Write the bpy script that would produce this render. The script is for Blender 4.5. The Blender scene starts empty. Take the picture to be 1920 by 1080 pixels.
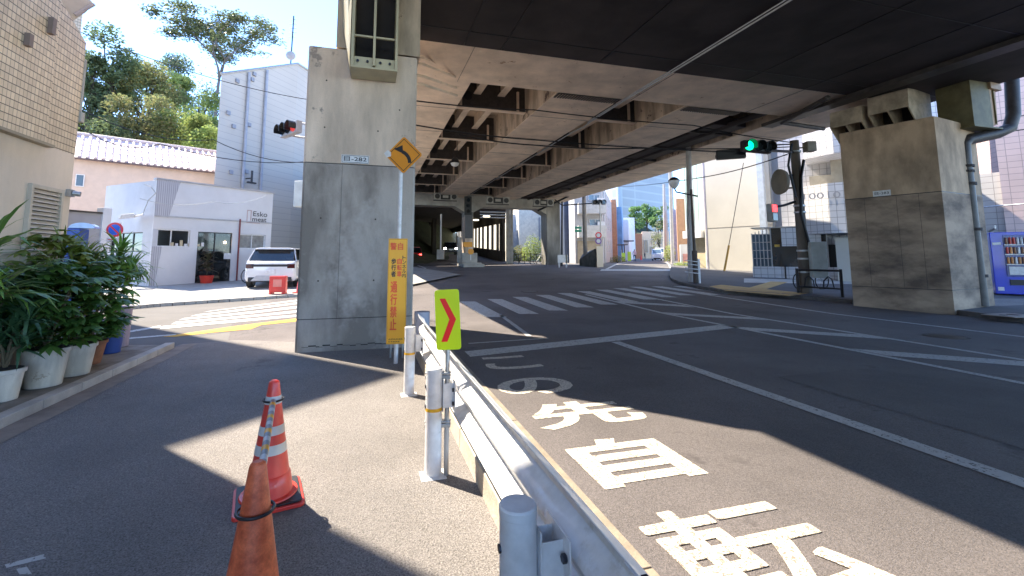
import bpy, bmesh, math, random
from mathutils import Matrix, Vector
random.seed(7)
R = math.radians
# ---------------------------------------------------------------- camera, sky, sun, exposure
sc = bpy.context.scene
COL = sc.collection
F = 845.0; TH = math.atan(.1086); PX = 930.0; PY = 391.0; EYE = 1.47
cam = bpy.data.cameras.new('camera'); camo = bpy.data.objects.new('camera', cam); COL.objects.link(camo)
cam.sensor_width = 36; cam.lens = F/1920*36; cam.shift_x = 30/1920; cam.shift_y = -(540-PY)/1920
cam.clip_start = .05; cam.clip_end = 2000
camo.location = (0, 0, EYE); camo.rotation_euler = (R(90)+TH, 0, 0)
sc.camera = camo
SUN_YAW = -58.0; SUN_EL = 52.0
w = bpy.data.worlds.new("World"); sc.world = w; w.use_nodes = True
nt = w.node_tree; bg = nt.nodes['Background']
sky = nt.nodes.new('ShaderNodeTexSky'); sky.sky_type = 'NISHITA'; sky.sun_disc = False
sky.sun_elevation = R(SUN_EL); sky.sun_rotation = R(SUN_YAW); sky.air_density = .7; sky.dust_density = 0; sky.ozone_density = 5.0
nt.links.new(sky.outputs[0], bg.inputs[0]); bg.inputs[1].default_value = .15
sl = bpy.data.lights.new('sun', 'SUN'); so = bpy.data.objects.new('sun', sl); COL.objects.link(so)
sl.energy = 3.1; sl.angle = R(.53); sl.color = (1, .88, .70)
sd = Vector((math.sin(R(SUN_YAW))*math.cos(R(SUN_EL)), math.cos(R(SUN_YAW))*math.cos(R(SUN_EL)), math.sin(R(SUN_EL))))
so.rotation_euler = sd.to_track_quat('Z', 'Y').to_euler(); so.location = sd*60
sc.view_settings.view_transform = 'Standard'; sc.view_settings.look = 'None'
sc.view_settings.exposure = 2.4; sc.view_settings.gamma = 1
sc.cycles.max_bounces = 8; sc.cycles.diffuse_bounces = 5; sc.cycles.use_fast_gi = False

# ---------------------------------------------------------------- where things stand
def t(Y):                      # the ground climbs gently away from the camera
    return 0 if Y < 12 else (.03*(Y-12) if Y < 40 else .84+.004*(Y-40))
def ray(px, py):
    x = (px-PX)/F; y = -(py-PY)/F
    return (x, math.cos(TH)-y*math.sin(TH), math.sin(TH)+y*math.cos(TH))
def W(px, py, Z):
    d = ray(px, py); k = Z/d[1]; return Vector((d[0]*k, Z, EYE+d[2]*k))
def G(px, py, off=0):
    d = ray(px, py); lo, hi = .5, 400
    for _ in range(50):
        m = (lo+hi)/2
        if EYE+d[2]/d[1]*m > t(m)+off: lo = m
        else: hi = m
    return W(px, py, lo)
def PZ(px, Z, dz=0):           # a point on the ground seen at column px, Z metres ahead
    return Vector(((px-PX)/850*Z, Z, t(Z)+dz))
YAW = math.atan(-.2824)
U_ = Vector((math.sin(YAW), math.cos(YAW), 0)); V_ = Vector((math.cos(YAW), -math.sin(YAW), 0))
def RF(u, v, z=0): return U_*u+V_*v+Vector((0, 0, z))        # road frame: u along the viaduct, v to its right
def frame(o, yaw=0.0): return Matrix.Translation(Vector(o)) @ Matrix.Rotation(-yaw, 4, 'Z')   # local y looks along yaw
def road(u=0, v=0, z=0): return frame(RF(u, v, z), YAW)

# ---------------------------------------------------------------- mesh builder
ORG = {}
class MB:
    def __init__(s, M=None): s.v = []; s.f = []; s.m = []; s.M = M or Matrix()
    def add(s, vs, fs, mi=0):
        n = len(s.v); s.v += [s.M @ Vector(p) for p in vs]; s.f += [tuple(i+n for i in f) for f in fs]; s.m += [mi]*len(fs); return s
    def hexa(s, b, tp, mi=0):
        n = len(b); fs = [tuple(range(n))[::-1], tuple(range(n, 2*n))]+[(i, (i+1) % n, (i+1) % n+n, i+n) for i in range(n)]
        return s.add(list(b)+list(tp), fs, mi)
    def box(s, x0, x1, y0, y1, z0, z1, mi=0):
        q = [(x0, y0), (x1, y0), (x1, y1), (x0, y1)]
        return s.hexa([(x, y, z0) for x, y in q], [(x, y, z1) for x, y in q], mi)
    def cbox(s, c, d, mi=0):
        return s.box(c[0]-d[0]/2, c[0]+d[0]/2, c[1]-d[1]/2, c[1]+d[1]/2, c[2]-d[2]/2, c[2]+d[2]/2, mi)
    def prism(s, poly, z0, z1, mi=0):
        return s.hexa([(p[0], p[1], z0) for p in poly], [(p[0], p[1], z1) for p in poly], mi)
    def tube(s, pts, r, n=10, mi=0, cap=True):
        pts = [Vector(p) for p in pts]; rs = r if isinstance(r, (list, tuple)) else [r]*len(pts)
        vs = []; up = None
        for i, p in enumerate(pts):
            a = pts[max(i-1, 0)]; b = pts[min(i+1, len(pts)-1)]; d = (b-a).normalized()
            if up is None: up = Vector((0, 0, 1)) if abs(d.z) < .9 else Vector((1, 0, 0))
            x = d.cross(up).normalized(); y = x.cross(d).normalized(); up = y
            vs += [p+x*math.cos(2*math.pi*k/n)*rs[i]+y*math.sin(2*math.pi*k/n)*rs[i] for k in range(n)]
        fs = [(i*n+k, i*n+(k+1) % n, (i+1)*n+(k+1) % n, (i+1)*n+k) for i in range(len(pts)-1) for k in range(n)]
        if cap: fs += [tuple(range(n))[::-1], tuple((len(pts)-1)*n+k for k in range(n))]
        return s.add(vs, fs, mi)
    def lathe(s, prof, c=(0, 0, 0), n=24, mi=0, R_=None):
        vs = []; c = Vector(c); Q = R_ or Matrix()
        for r, z in prof: vs += [c+Q @ Vector((r*math.cos(2*math.pi*k/n), r*math.sin(2*math.pi*k/n), z)) for k in range(n)]
        m = len(prof)
        fs = [(i*n+k, i*n+(k+1) % n, (i+1)*n+(k+1) % n, (i+1)*n+k) for i in range(m-1) for k in range(n)]
        fs += [tuple(range(n))[::-1], tuple((m-1)*n+k for k in range(n))]
        return s.add(vs, fs, mi)
    def loft(s, secs, mi=0):
        n = len(secs[0]); vs = [p for q in secs for p in q]
        fs = [(i*n+k, i*n+(k+1) % n, (i+1)*n+(k+1) % n, (i+1)*n+k) for i in range(len(secs)-1) for k in range(n)]
        fs += [tuple(range(n))[::-1], tuple((len(secs)-1)*n+k for k in range(n))]
        return s.add(vs, fs, mi)
    def wall(s, w, h, holes, th=.2, mi=0, x0=0, z0=0, y0=0):   # wall in local x-z with rectangular holes (xa,xb,za,zb)
        xs = sorted({x0, x0+w}|{a for q in holes for a in q[:2]}); zs = sorted({z0, z0+h}|{a for q in holes for a in q[2:]})
        for i in range(len(xs)-1):
            run = None
            for j in range(len(zs)-1):
                cx = (xs[i]+xs[i+1])/2; cz = (zs[j]+zs[j+1])/2
                solid = not any(q[0] < cx < q[1] and q[2] < cz < q[3] for q in holes)
                if solid: run = [zs[j] if run is None else run[0], zs[j+1]]
                if (not solid or j == len(zs)-2) and run: s.box(xs[i], xs[i+1], y0, y0+th, run[0], run[1], mi); run = None
        return s
def uvs(me):
    uv = me.uv_layers.new(name='uv').data; vs = me.vertices; lp = me.loops
    for p in me.polygons:
        n = p.normal
        if abs(n.z) < .7:
            l = math.hypot(n.x, n.y) or 1; tx, ty = -n.y/l, n.x/l
            for li in p.loop_indices:
                c = vs[lp[li].vertex_index].co; uv[li].uv = (c.x*tx+c.y*ty, c.z)
        else:
            for li in p.loop_indices:
                c = vs[lp[li].vertex_index].co; uv[li].uv = (c.x, c.y)
def build(name, mb, mats, parent=None, smooth=False, bevel=0, org=None, fix=False):
    me = bpy.data.meshes.new(name)
    if parent is not None: o0 = ORG.get(parent.name, Vector())
    elif org is not None: o0 = Vector(org)
    else:
        xs = [p.x for p in mb.v]; ys = [p.y for p in mb.v]; zs = [p.z for p in mb.v]
        o0 = Vector(((min(xs)+max(xs))/2, (min(ys)+max(ys))/2, min(zs)))
    me.from_pydata([p for p in mb.v], [], mb.f); uvs(me)
    me.transform(Matrix.Translation(-o0))
    mats = mats if isinstance(mats, (list, tuple)) else [mats]
    for m in mats: me.materials.append(m)
    me.polygons.foreach_set('material_index', mb.m)
    if fix:
        bm = bmesh.new(); bm.from_mesh(me); bmesh.ops.recalc_face_normals(bm, faces=bm.faces); bm.to_mesh(me); bm.free()
    if smooth:
        me.polygons.foreach_set('use_smooth', [True]*len(me.polygons)); me.set_sharp_from_angle(angle=R(smooth if smooth is not True else 40))
    me.update()
    o = bpy.data.objects.new(name, me); COL.objects.link(o)
    if parent is not None: o.parent = parent; ORG[o.name] = o0
    else: o.location = o0
    if bevel:
        b = o.modifiers.new('bevel', 'BEVEL'); b.width = bevel; b.segments = 2; b.limit_method = 'ANGLE'
    return o
def tag(o, label, cat, group=None, kind=None):
    o['label'] = label; o['category'] = cat
    if group: o['group'] = group
    if kind: o['kind'] = kind
    return o
def thing(name, label, cat, loc=(0, 0, 0), group=None, world=True):   # Empty at the thing's base
    o = bpy.data.objects.new(name, None); COL.objects.link(o); o.empty_display_size = .2
    o.location = loc; tag(o, label, cat, group)
    ORG[o.name] = Vector(loc) if world else Vector()
    return o
def struct(name, mb, m, kind='structure', **k):
    o = build(name, mb, m, org=(0, 0, 0), **k); o['kind'] = kind; return o
def copytree(root, loc, yaw=0, label=None, parent=None):
    c = root.copy(); COL.objects.link(c)
    if parent is None:
        c.location = loc; c.rotation_euler = (0, 0, -yaw)
        if label: c['label'] = label
    else: c.parent = parent
    for ch in list(root.children): copytree(ch, None, 0, None, c)
    return c

# ---------------------------------------------------------------- materials
MATS = {}
def sock(n, *names):
    for a in names:
        if a in n.inputs: return n.inputs[a]
def M(name, col, rough=.6, metal=0, var=.12, scale=3, bump=0, bscale=60, col2=None, streak=0, emis=0, fine=0, coat=0, spec=.5, trans=0, sx=1, lo=.35, hi=.65):
    m = bpy.data.materials.new(name); m.use_nodes = True; N = m.node_tree.nodes; L = m.node_tree.links
    b = N['Principled BSDF']; b.inputs['Roughness'].default_value = rough; b.inputs['Metallic'].default_value = metal
    b.inputs['Specular IOR Level'].default_value = spec
    if coat: b.inputs['Coat Weight'].default_value = coat; b.inputs['Coat Roughness'].default_value = .05
    if trans: b.inputs['Transmission Weight'].default_value = trans
    g = N.new('ShaderNodeNewGeometry')
    c1 = tuple(c*(1-var) for c in col); c2 = col2 or tuple(min(1, c*(1+var)) for c in col)
    nz = N.new('ShaderNodeTexNoise'); nz.inputs['Scale'].default_value = scale; nz.inputs['Detail'].default_value = 6; nz.inputs['Roughness'].default_value = .6
    if streak:
        mp = N.new('ShaderNodeMapping'); mp.inputs['Scale'].default_value = (1, 1, streak); L.new(g.outputs['Position'], mp.inputs[0]); L.new(mp.outputs[0], nz.inputs['Vector'])
    else: L.new(g.outputs['Position'], nz.inputs['Vector'])
    mr = N.new('ShaderNodeMapRange'); mr.inputs[1].default_value = lo; mr.inputs[2].default_value = hi; L.new(nz.outputs[0], mr.inputs[0])
    mx = N.new('ShaderNodeMix'); mx.data_type = 'RGBA'; mx.inputs[6].default_value = (*c1, 1); mx.inputs[7].default_value = (*c2, 1); L.new(mr.outputs[0], mx.inputs[0])
    out = mx.outputs[2]
    if fine:
        n2 = N.new('ShaderNodeTexNoise'); n2.inputs['Scale'].default_value = 120; n2.inputs['Detail'].default_value = 3; n2.inputs['Roughness'].default_value = .8; L.new(g.outputs['Position'], n2.inputs['Vector'])
        r2 = N.new('ShaderNodeMapRange'); r2.inputs[1].default_value = .3; r2.inputs[2].default_value = .7; r2.inputs[3].default_value = 1-fine; r2.inputs[4].default_value = 1+fine; L.new(n2.outputs[0], r2.inputs[0])
        mm = N.new('ShaderNodeMix'); mm.data_type = 'RGBA'; mm.blend_type = 'MULTIPLY'; mm.inputs[0].default_value = 1; L.new(out, mm.inputs[6]); L.new(r2.outputs[0], mm.inputs[7]); out = mm.outputs[2]
    L.new(out, b.inputs['Base Color'])
    if bump:
        n3 = N.new('ShaderNodeTexNoise'); n3.inputs['Scale'].default_value = bscale; n3.inputs['Detail'].default_value = 4; L.new(g.outputs['Position'], n3.inputs['Vector'])
        bp = N.new('ShaderNodeBump'); bp.inputs['Strength'].default_value = bump; bp.inputs['Distance'].default_value = .01; L.new(n3.outputs[0], bp.inputs['Height']); L.new(bp.outputs[0], b.inputs['Normal'])
    if emis: b.inputs['Emission Color'].default_value = (*col, 1); b.inputs['Emission Strength'].default_value = emis
    m['out'] = 1; MATS[name] = m; return m
def brickm(name, c1, c2, mortar, bw, bh, ms=.006, off=0, rough=.5, bump=.3, var=.1, vscale=1.5, hline=None):
    m = bpy.data.materials.new(name); m.use_nodes = True; N = m.node_tree.nodes; L = m.node_tree.links; b = N['Principled BSDF']; b.inputs['Roughness'].default_value = rough
    uv = N.new('ShaderNodeUVMap'); uv.uv_map = 'uv'
    br = N.new('ShaderNodeTexBrick'); br.offset = off; br.inputs['Scale'].default_value = 1; br.inputs['Brick Width'].default_value = bw; br.inputs['Row Height'].default_value = bh; br.inputs['Mortar Size'].default_value = ms; br.inputs['Mortar Smooth'].default_value = .2
    br.inputs['Color1'].default_value = (*c1, 1); br.inputs['Color2'].default_value = (*c2, 1); br.inputs['Mortar'].default_value = (*mortar, 1); L.new(uv.outputs[0], br.inputs['Vector'])
    g = N.new('ShaderNodeNewGeometry'); nz = N.new('ShaderNodeTexNoise'); nz.inputs['Scale'].default_value = vscale; nz.inputs['Detail'].default_value = 5; L.new(g.outputs['Position'], nz.inputs['Vector'])
    mr = N.new('ShaderNodeMapRange'); mr.inputs[1].default_value = .3; mr.inputs[2].default_value = .7; mr.inputs[3].default_value = 1-var; mr.inputs[4].default_value = 1+var; L.new(nz.outputs[0], mr.inputs[0])
    mm = N.new('ShaderNodeMix'); mm.data_type = 'RGBA'; mm.blend_type = 'MULTIPLY'; mm.inputs[0].default_value = 1; L.new(br.outputs[0], mm.inputs[6]); L.new(mr.outputs[0], mm.inputs[7]); o_ = mm.outputs[2]
    if hline:
        b2 = N.new('ShaderNodeTexBrick'); b2.offset = 0; b2.inputs['Scale'].default_value = 1; b2.inputs['Brick Width'].default_value = 60; b2.inputs['Row Height'].default_value = bh; b2.inputs['Mortar Size'].default_value = ms*1.3; b2.inputs['Mortar Smooth'].default_value = .3; L.new(uv.outputs[0], b2.inputs['Vector'])
        m2 = N.new('ShaderNodeMix'); m2.data_type = 'RGBA'; L.new(b2.outputs['Fac'], m2.inputs[0]); L.new(o_, m2.inputs[6]); m2.inputs[7].default_value = (*hline, 1); o_ = m2.outputs[2]
    L.new(o_, b.inputs['Base Color'])
    if bump:
        bp = N.new('ShaderNodeBump'); bp.inputs['Strength'].default_value = bump; bp.inputs['Distance'].default_value = .006; bp.invert = True; L.new(br.outputs['Fac'], bp.inputs['Height']); L.new(bp.outputs[0], b.inputs['Normal'])
    MATS[name] = m; return m
def leafm(name, c1, c2, trans=.35, rough=.45):
    m = bpy.data.materials.new(name); m.use_nodes = True; N = m.node_tree.nodes; L = m.node_tree.links; b = N['Principled BSDF']; b.inputs['Roughness'].default_value = rough
    g = N.new('ShaderNodeNewGeometry'); mx = N.new('ShaderNodeMix'); mx.data_type = 'RGBA'; mx.inputs[6].default_value = (*c1, 1); mx.inputs[7].default_value = (*c2, 1)
    L.new(g.outputs['Random Per Island'], mx.inputs[0])
    nz = N.new('ShaderNodeTexNoise'); nz.inputs['Scale'].default_value = .35; L.new(g.outputs['Position'], nz.inputs['Vector'])
    mr = N.new('ShaderNodeMapRange'); mr.inputs[1].default_value = .35; mr.inputs[2].default_value = .65; mr.inputs[3].default_value = .65; mr.inputs[4].default_value = 1.3; L.new(nz.outputs[0], mr.inputs[0])
    mm = N.new('ShaderNodeMix'); mm.data_type = 'RGBA'; mm.blend_type = 'MULTIPLY'; mm.inputs[0].default_value = 1; L.new(mx.outputs[2], mm.inputs[6]); L.new(mr.outputs[0], mm.inputs[7])
    L.new(mm.outputs[2], b.inputs['Base Color'])
    tr = N.new('ShaderNodeBsdfTranslucent'); L.new(mm.outputs[2], tr.inputs[0]); ms = N.new('ShaderNodeMixShader'); ms.inputs[0].default_value = trans
    L.new(b.outputs[0], ms.inputs[1]); L.new(tr.outputs[0], ms.inputs[2]); L.new(ms.outputs[0], N['Material Output'].inputs[0]); MATS[name] = m; return m
asphalt = M('asphalt_road', (.122, .108, .108), .88, var=.25, scale=.45, fine=.6, bump=.9, bscale=170)
walk_asphalt = M('asphalt_walkway', (.190, .176, .170), .9, var=.18, scale=.6, fine=.75, bump=1.0, bscale=120)
street_asphalt = M('asphalt_street', (.118, .112, .108), .9, var=.25, scale=.3, fine=.3)
pave = M('pale_pavement', (.30, .29, .275), .85, var=.15, scale=1.2, bump=.2, fine=.12)
conc = M('concrete_weathered', (.68, .55, .44), .85, var=.35, scale=1.6, streak=.25, bump=.35, bscale=30, fine=.1, lo=.3, hi=.7)
conc_low = M('concrete_pier_base', (.30, .265, .235), .8, var=.25, scale=1.1, streak=.4, bump=.3, bscale=30, col2=(.46, .415, .375), fine=.1, lo=.42, hi=.6)
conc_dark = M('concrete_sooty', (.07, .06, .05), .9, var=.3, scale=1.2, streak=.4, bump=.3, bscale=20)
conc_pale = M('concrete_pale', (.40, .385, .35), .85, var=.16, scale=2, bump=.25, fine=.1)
kerbm = M('kerb_concrete', (.48, .42, .35), .85, var=.18, scale=5, bump=.4, fine=.2)
gutterm = M('gutter_concrete', (.24, .20, .155), .85, var=.2, scale=4, bump=.3, fine=.15)
steel_gird = M('girder_paint_grey', (.74, .60, .46), .6, var=.22, scale=1.3, bump=.15, bscale=25, fine=.07, streak=1, lo=.3, hi=.7)
steel_web = M('girder_web_stained', (.48, .38, .28), .65, var=.5, scale=1.5, streak=.25, bump=.1)
def speck(m, col, thr, sc_, soft=.04):
    N = m.node_tree.nodes; L = m.node_tree.links; b = N['Principled BSDF']; src = b.inputs['Base Color'].links[0].from_socket
    g = N.new('ShaderNodeNewGeometry'); n1 = N.new('ShaderNodeTexNoise'); n1.inputs['Scale'].default_value = sc_; n1.inputs['Detail'].default_value = 5; n1.inputs['Roughness'].default_value = .75; L.new(g.outputs['Position'], n1.inputs['Vector'])
    mr = N.new('ShaderNodeMapRange'); mr.inputs[1].default_value = thr; mr.inputs[2].default_value = thr+soft; L.new(n1.outputs[0], mr.inputs[0])
    mx = N.new('ShaderNodeMix'); mx.data_type = 'RGBA'; L.new(mr.outputs[0], mx.inputs[0]); L.new(src, mx.inputs[6]); mx.inputs[7].default_value = (*col, 1); L.new(mx.outputs[2], b.inputs['Base Color'])
speck(steel_gird, (.34, .20, .10), .645, 2.2); speck(steel_gird, (.85, .78, .62), .66, 3.7); speck(steel_web, (.12, .08, .06), .60, 1.6)
speck(conc_low, (.46, .42, .39), .54, .75, .14); speck(conc, (.34, .28, .24), .62, 1.1)
speck(asphalt, (.075, .066, .066), .60, .9, .08); speck(walk_asphalt, (.13, .12, .12), .62, 1.3)
steel_dark = M('girder_near_black', (.035, .027, .026), .8, var=.4, scale=.8, bump=.1)  # even near-black tone, far darker than the girder paint
steel_cream = M('bearing_box_cream', (.50, .45, .30), .5, var=.15, scale=2, streak=.3)
pipe_dark = M('duct_dark_brown', (.05, .042, .038), .5, var=.3, scale=6)
galv = M('galvanised_steel', (.42, .43, .44), .4, metal=.7, var=.12, scale=8)
white_pt = M('white_paint_metal', (.70, .70, .71), .38, var=.10, scale=14, coat=.2, bump=.05)
speck(white_pt, (.34, .24, .17), .70, 26, .03); speck(white_pt, (.52, .50, .47), .58, 5, .12)
white_wall = M('white_wall', (.66, .66, .68), .7, var=.05, scale=1)
yel_band = M('yellow_band', (.75, .42, .02), .5)
black = M('black_plastic', (.012, .012, .014), .45, var=.2)
dark_metal = M('dark_metal', (.03, .03, .035), .4, metal=.3)
bolt_m = M('bolt_dark', (.05, .05, .06), .35, metal=.8)
glass_d = M('dark_glass', (.015, .02, .025), .06, var=.3, scale=1, spec=.8)
glass_b = M('blue_glass', (.10, .16, .22), .1, var=.3, scale=.6, spec=.8)
rubber = M('tyre_rubber', (.015, .015, .016), .8)
# white road paint, chipped where it is worn
def paintm(name, chip, col=(.78, .76, .72), under=(.12, .115, .11), sc_=55):
    m = M(name, col, .7, var=.06, scale=5, bump=.3, bscale=120); N = m.node_tree.nodes; L = m.node_tree.links; b = N['Principled BSDF']; src = b.inputs['Base Color'].links[0].from_socket
    g = N.new('ShaderNodeNewGeometry'); nz = N.new('ShaderNodeTexNoise'); nz.inputs['Scale'].default_value = sc_; nz.inputs['Detail'].default_value = 2; nz.inputs['Distortion'].default_value = 1.2; L.new(g.outputs['Position'], nz.inputs['Vector'])
    mr = N.new('ShaderNodeMapRange'); mr.inputs[1].default_value = chip; mr.inputs[2].default_value = chip+.03; L.new(nz.outputs[0], mr.inputs[0])
    mx = N.new('ShaderNodeMix'); mx.data_type = 'RGBA'; L.new(mr.outputs[0], mx.inputs[0]); L.new(src, mx.inputs[6]); mx.inputs[7].default_value = (*under, 1); L.new(mx.outputs[2], b.inputs['Base Color']); return m
paint = paintm('road_paint_white', .60, (.46, .46, .45), sc_=28); paint_worn = paintm('road_paint_chipped', .535, (.62, .56, .47), (.22, .18, .15), 60)
paint_old = paintm('road_paint_faded', .60, (.42, .42, .41), (.15, .15, .15), 20)
paint_y = paintm('road_paint_yellow', .66, (.60, .33, .02), (.2, .17, .1), 20)

# ---------------------------------------------------------------- writing
def textmesh(s, w_, h_, bold=0.0, extr=.001):
    cu = bpy.data.curves.new('t', 'FONT'); cu.body = s; cu.align_x = 'LEFT'; cu.offset = bold; cu.extrude = 0; cu.resolution_u = 4
    o = bpy.data.objects.new('t', cu); COL.objects.link(o); dg = bpy.context.evaluated_depsgraph_get(); dg.update()
    me = bpy.data.meshes.new_from_object(o.evaluated_get(dg)); bpy.data.objects.remove(o); bpy.data.curves.remove(cu)
    vs = [v.co.copy() for v in me.vertices]; fs = [tuple(p.vertices) for p in me.polygons]; bpy.data.meshes.remove(me)
    if not vs: return [], []
    x0 = min(v.x for v in vs); x1 = max(v.x for v in vs); y0 = min(v.y for v in vs); y1 = max(v.y for v in vs)
    sx = w_/(x1-x0); sy = h_/(y1-y0)
    return [((v.x-x0)*sx, (v.y-y0)*sy, 0) for v in vs], fs
def addtext(mb, s, x, z, w_, h_, y=0, bold=0.0, mi=0, flat=False):   # x,z = lower left; in the local x-z plane facing -y (or flat on x-y)
    vs, fs = textmesh(s, w_, h_, 0); n = max(1, len(s)); d = min(w_/n, h_)*bold*1.3
    for k, (dx, dz) in enumerate(((0, 0), (d, 0), (-d, 0), (0, d), (0, -d)) if bold else ((0, 0),)):
        mb.add([(x+a+dx, y-k*.0003, z+b+dz) for a, b, c in vs], fs, mi)
    return mb
# ---------------------------------------------------------------- the ground
def drape(mb, pts, off=0.0, mi=0):     # a flat polygon laid on the climbing ground, cut where the slope changes
    polys = [[Vector((p[0], p[1], 0)) for p in pts]]
    for Yc in (12.0, 40.0):
        out = []
        for pl in polys:
            a = []; b = []
            for i, p in enumerate(pl):
                q = pl[(i+1) % len(pl)]
                (a if p.y <= Yc else b).append(p)
                if (p.y-Yc)*(q.y-Yc) < 0:
                    k = (Yc-p.y)/(q.y-p.y); r = p.lerp(q, k); a.append(r); b.append(r.copy())
            if len(a) > 2: out.append(a)
            if len(b) > 2: out.append(b)
        polys = out
    for pl in polys:
        if sum(pl[i].x*pl[(i+1) % len(pl)].y-pl[(i+1) % len(pl)].x*pl[i].y for i in range(len(pl))) < 0: pl = pl[::-1]
        mb.add([(p.x, p.y, t(p.y)+off) for p in pl], [tuple(range(len(pl)))], mi)
    return mb
def gp(*px): return [G(x, y) for x, y in px]
mb = MB()
ys = [-60, 12, 40, 70, 140, 600]; xs = [-500, -60, -20, 0, 20, 60, 500]
for i in range(len(ys)-1):
    for j in range(len(xs)-1):
        mb.add([(xs[j], ys[i], t(ys[i])), (xs[j+1], ys[i], t(ys[i])), (xs[j+1], ys[i+1], t(ys[i+1])), (xs[j], ys[i+1], t(ys[i+1]))], [(0, 1, 2, 3)])
struct('ground', mb, street_asphalt)
mb = MB(); drape(mb, [RF(-20, 1.34), RF(-20, 15.5), RF(12, 14.2), RF(18, 15), RF(24, 17), RF(38.5, 17), RF(38.5, -3), RF(12, -3), RF(7.72, -2), RF(7.72, 1.34)], .004); struct('main_road', mb, asphalt)
mb = MB(); drape(mb, [RF(-8, -3.02), RF(-8, .74), RF(7.8, .74), RF(9.2, -2.2), RF(9.0, -3.02)], .006); struct('walkway', mb, walk_asphalt)
# gutter and kerb under the guard rail
mb = MB(road())
for k in range(-3, 4):
    mb.box(.90, 1.34, k*2.02+.004, k*2.02+2.014, -.05, .012)
struct('gutter', mb, gutterm, bevel=.004)
mb = MB(road())
for k in range(-12, 12):
    mb.hexa([(.72, k*.6+.004, -.05), (.90, k*.6+.004, -.05), (.90, k*.6+.594, -.05), (.72, k*.6+.594, -.05)], [(.725, k*.6+.004, .15), (.885, k*.6+.004, .15), (.885, k*.6+.594, .15), (.725, k*.6+.594, .15)])
struct('kerb', mb, kerbm, bevel=.008)
# slab in front of the tiled building, with its kerb line
mb = MB(); mb.prism([RF(-8, -3.12), RF(8.6, -3.12), RF(9.0, -4.6), RF(9.0, -9), RF(-8, -9)], -.05, .075); struct('left_pavement', mb, M('slab_dirty', (.20, .17, .14), .85, var=.25, scale=2.5, bump=.3, fine=.15, col2=(.30, .28, .26)))
mb = MB(road())
for k in range(-9, 14): mb.box(-3.12, -2.99, k*.62+.004, k*.62+.616, -.05, .095)
struct('left_kerb', mb, M('kerb_light', (.42, .39, .36), .8, var=.15, scale=4, fine=.1), bevel=.006)
mb = MB(); drape(mb, [RF(-8, -2.985), RF(9.0, -2.985), RF(9.0, -2.75), RF(-8, -2.75)], .0095); struct('left_gutter', mb, M('gutter_left', (.22, .18, .15), .85, var=.2, scale=4, fine=.15))
# far forecourt and side street on the left
mb = MB(); pts = [G(225, 582), G(300, 575), G(430, 566), G(560, 557), G(760, 540)]
fore = [(p.x, p.y) for p in pts]+[(-2, 26), (-6, 34), (-50, 34), (-50, 20), (-22, 14.2)]
drape(mb, fore, .09); struct('forecourt', mb, pave)
mb = MB()
for i in range(len(pts)-1):
    a, b = pts[i], pts[i+1]; n = 6
    for k in range(n):
        p = a.lerp(b, k/n+.004); q = a.lerp(b, (k+1)/n-.004); d = (q-p).normalized(); nn = Vector((-d.y, d.x, 0))
        mb.hexa([(p.x, p.y, t(p.y)-.05), (q.x, q.y, t(q.y)-.05), (q.x-nn.x*-.15, q.y+nn.y*.15, t(q.y)-.05), (p.x-nn.x*-.15, p.y+nn.y*.15, t(p.y)-.05)],
                [(p.x, p.y, t(p.y)+.10), (q.x, q.y, t(q.y)+.10), (q.x+nn.x*.15, q.y+nn.y*.15, t(q.y)+.10), (p.x+nn.x*.15, p.y+nn.y*.15, t(p.y)+.10)])
struct('forecourt_kerb', mb, conc_pale, bevel=.01)
# ---------------------------------------------------------------- right pavement
kp = [(1255, 519), (1258, 526), (1275, 534), (1310, 542), (1350, 549), (1462, 557), (1597, 570), (1785, 589), (1920, 607)]
kg = [G(*p) for p in kp]+[RF(2.5, 14.9), RF(-8, 14.9)]
mb = MB(); back = [RF(-8, 40), (60, 30, 0), (40, 60, 0), PZ(1262, 60)]
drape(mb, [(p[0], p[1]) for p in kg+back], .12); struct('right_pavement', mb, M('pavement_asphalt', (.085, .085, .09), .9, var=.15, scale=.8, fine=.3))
mb = MB()
for i in range(len(kg)-1):
    a, b = kg[i], kg[i+1]; n = max(1, int((b-a).length/1.0))
    for k in range(n):
        p = a.lerp(b, k/n+.003); q = a.lerp(b, (k+1)/n-.003); d = (q-p).normalized(); nn = Vector((d.y, -d.x, 0))*-.16 if False else Vector((-d.y, d.x, 0))*.16
        mb.hexa([(v.x, v.y, t(v.y)-.05) for v in (p, q, q+nn, p+nn)], [(v.x, v.y, t(v.y)+.125) for v in (p, q, q+nn, p+nn)])
struct('right_kerb', mb, M('kerb_sooty', (.10, .09, .085), .85, var=.3, scale=3, fine=.15), bevel=.01, fix=True)
def paved(pxs, name, m, off, z=.12):
    mb = MB(); drape(mb, [G(x, y, z)[:2] for x, y in pxs], z+off); return struct(name, mb, m)
tact = M('tactile_yellow', (.50, .33, .12), .8, var=.15, scale=3, bump=.5, bscale=25)
paved([(1330, 537), (1352, 534), (1515, 550), (1480, 555), (1360, 545)], 'tactile_paving', tact, .004)
paved([(1400, 541), (1445, 528), (1478, 529), (1432, 544)], 'tactile_strip', tact, .008)
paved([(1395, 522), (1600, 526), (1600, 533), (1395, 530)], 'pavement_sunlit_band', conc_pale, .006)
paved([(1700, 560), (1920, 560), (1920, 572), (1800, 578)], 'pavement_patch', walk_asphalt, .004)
mb = MB(); g0 = G(1895, 592, .12)
mb.M = frame((g0.x, g0.y, .12), R(-15)); mb.box(-.45, .45, -.3, .3, .002, .02); mb.box(-.3, -.18, -.05, .05, .02, .03, 1); mb.box(.05, .22, -.1, .1, .02, .03, 1)
tag(build('access_cover', mb, [M('cover_concrete', (.3, .25, .22), .8, fine=.1), black], bevel=.005), 'rectangular concrete access cover in the pavement beside the right pier', 'access cover')
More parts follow.
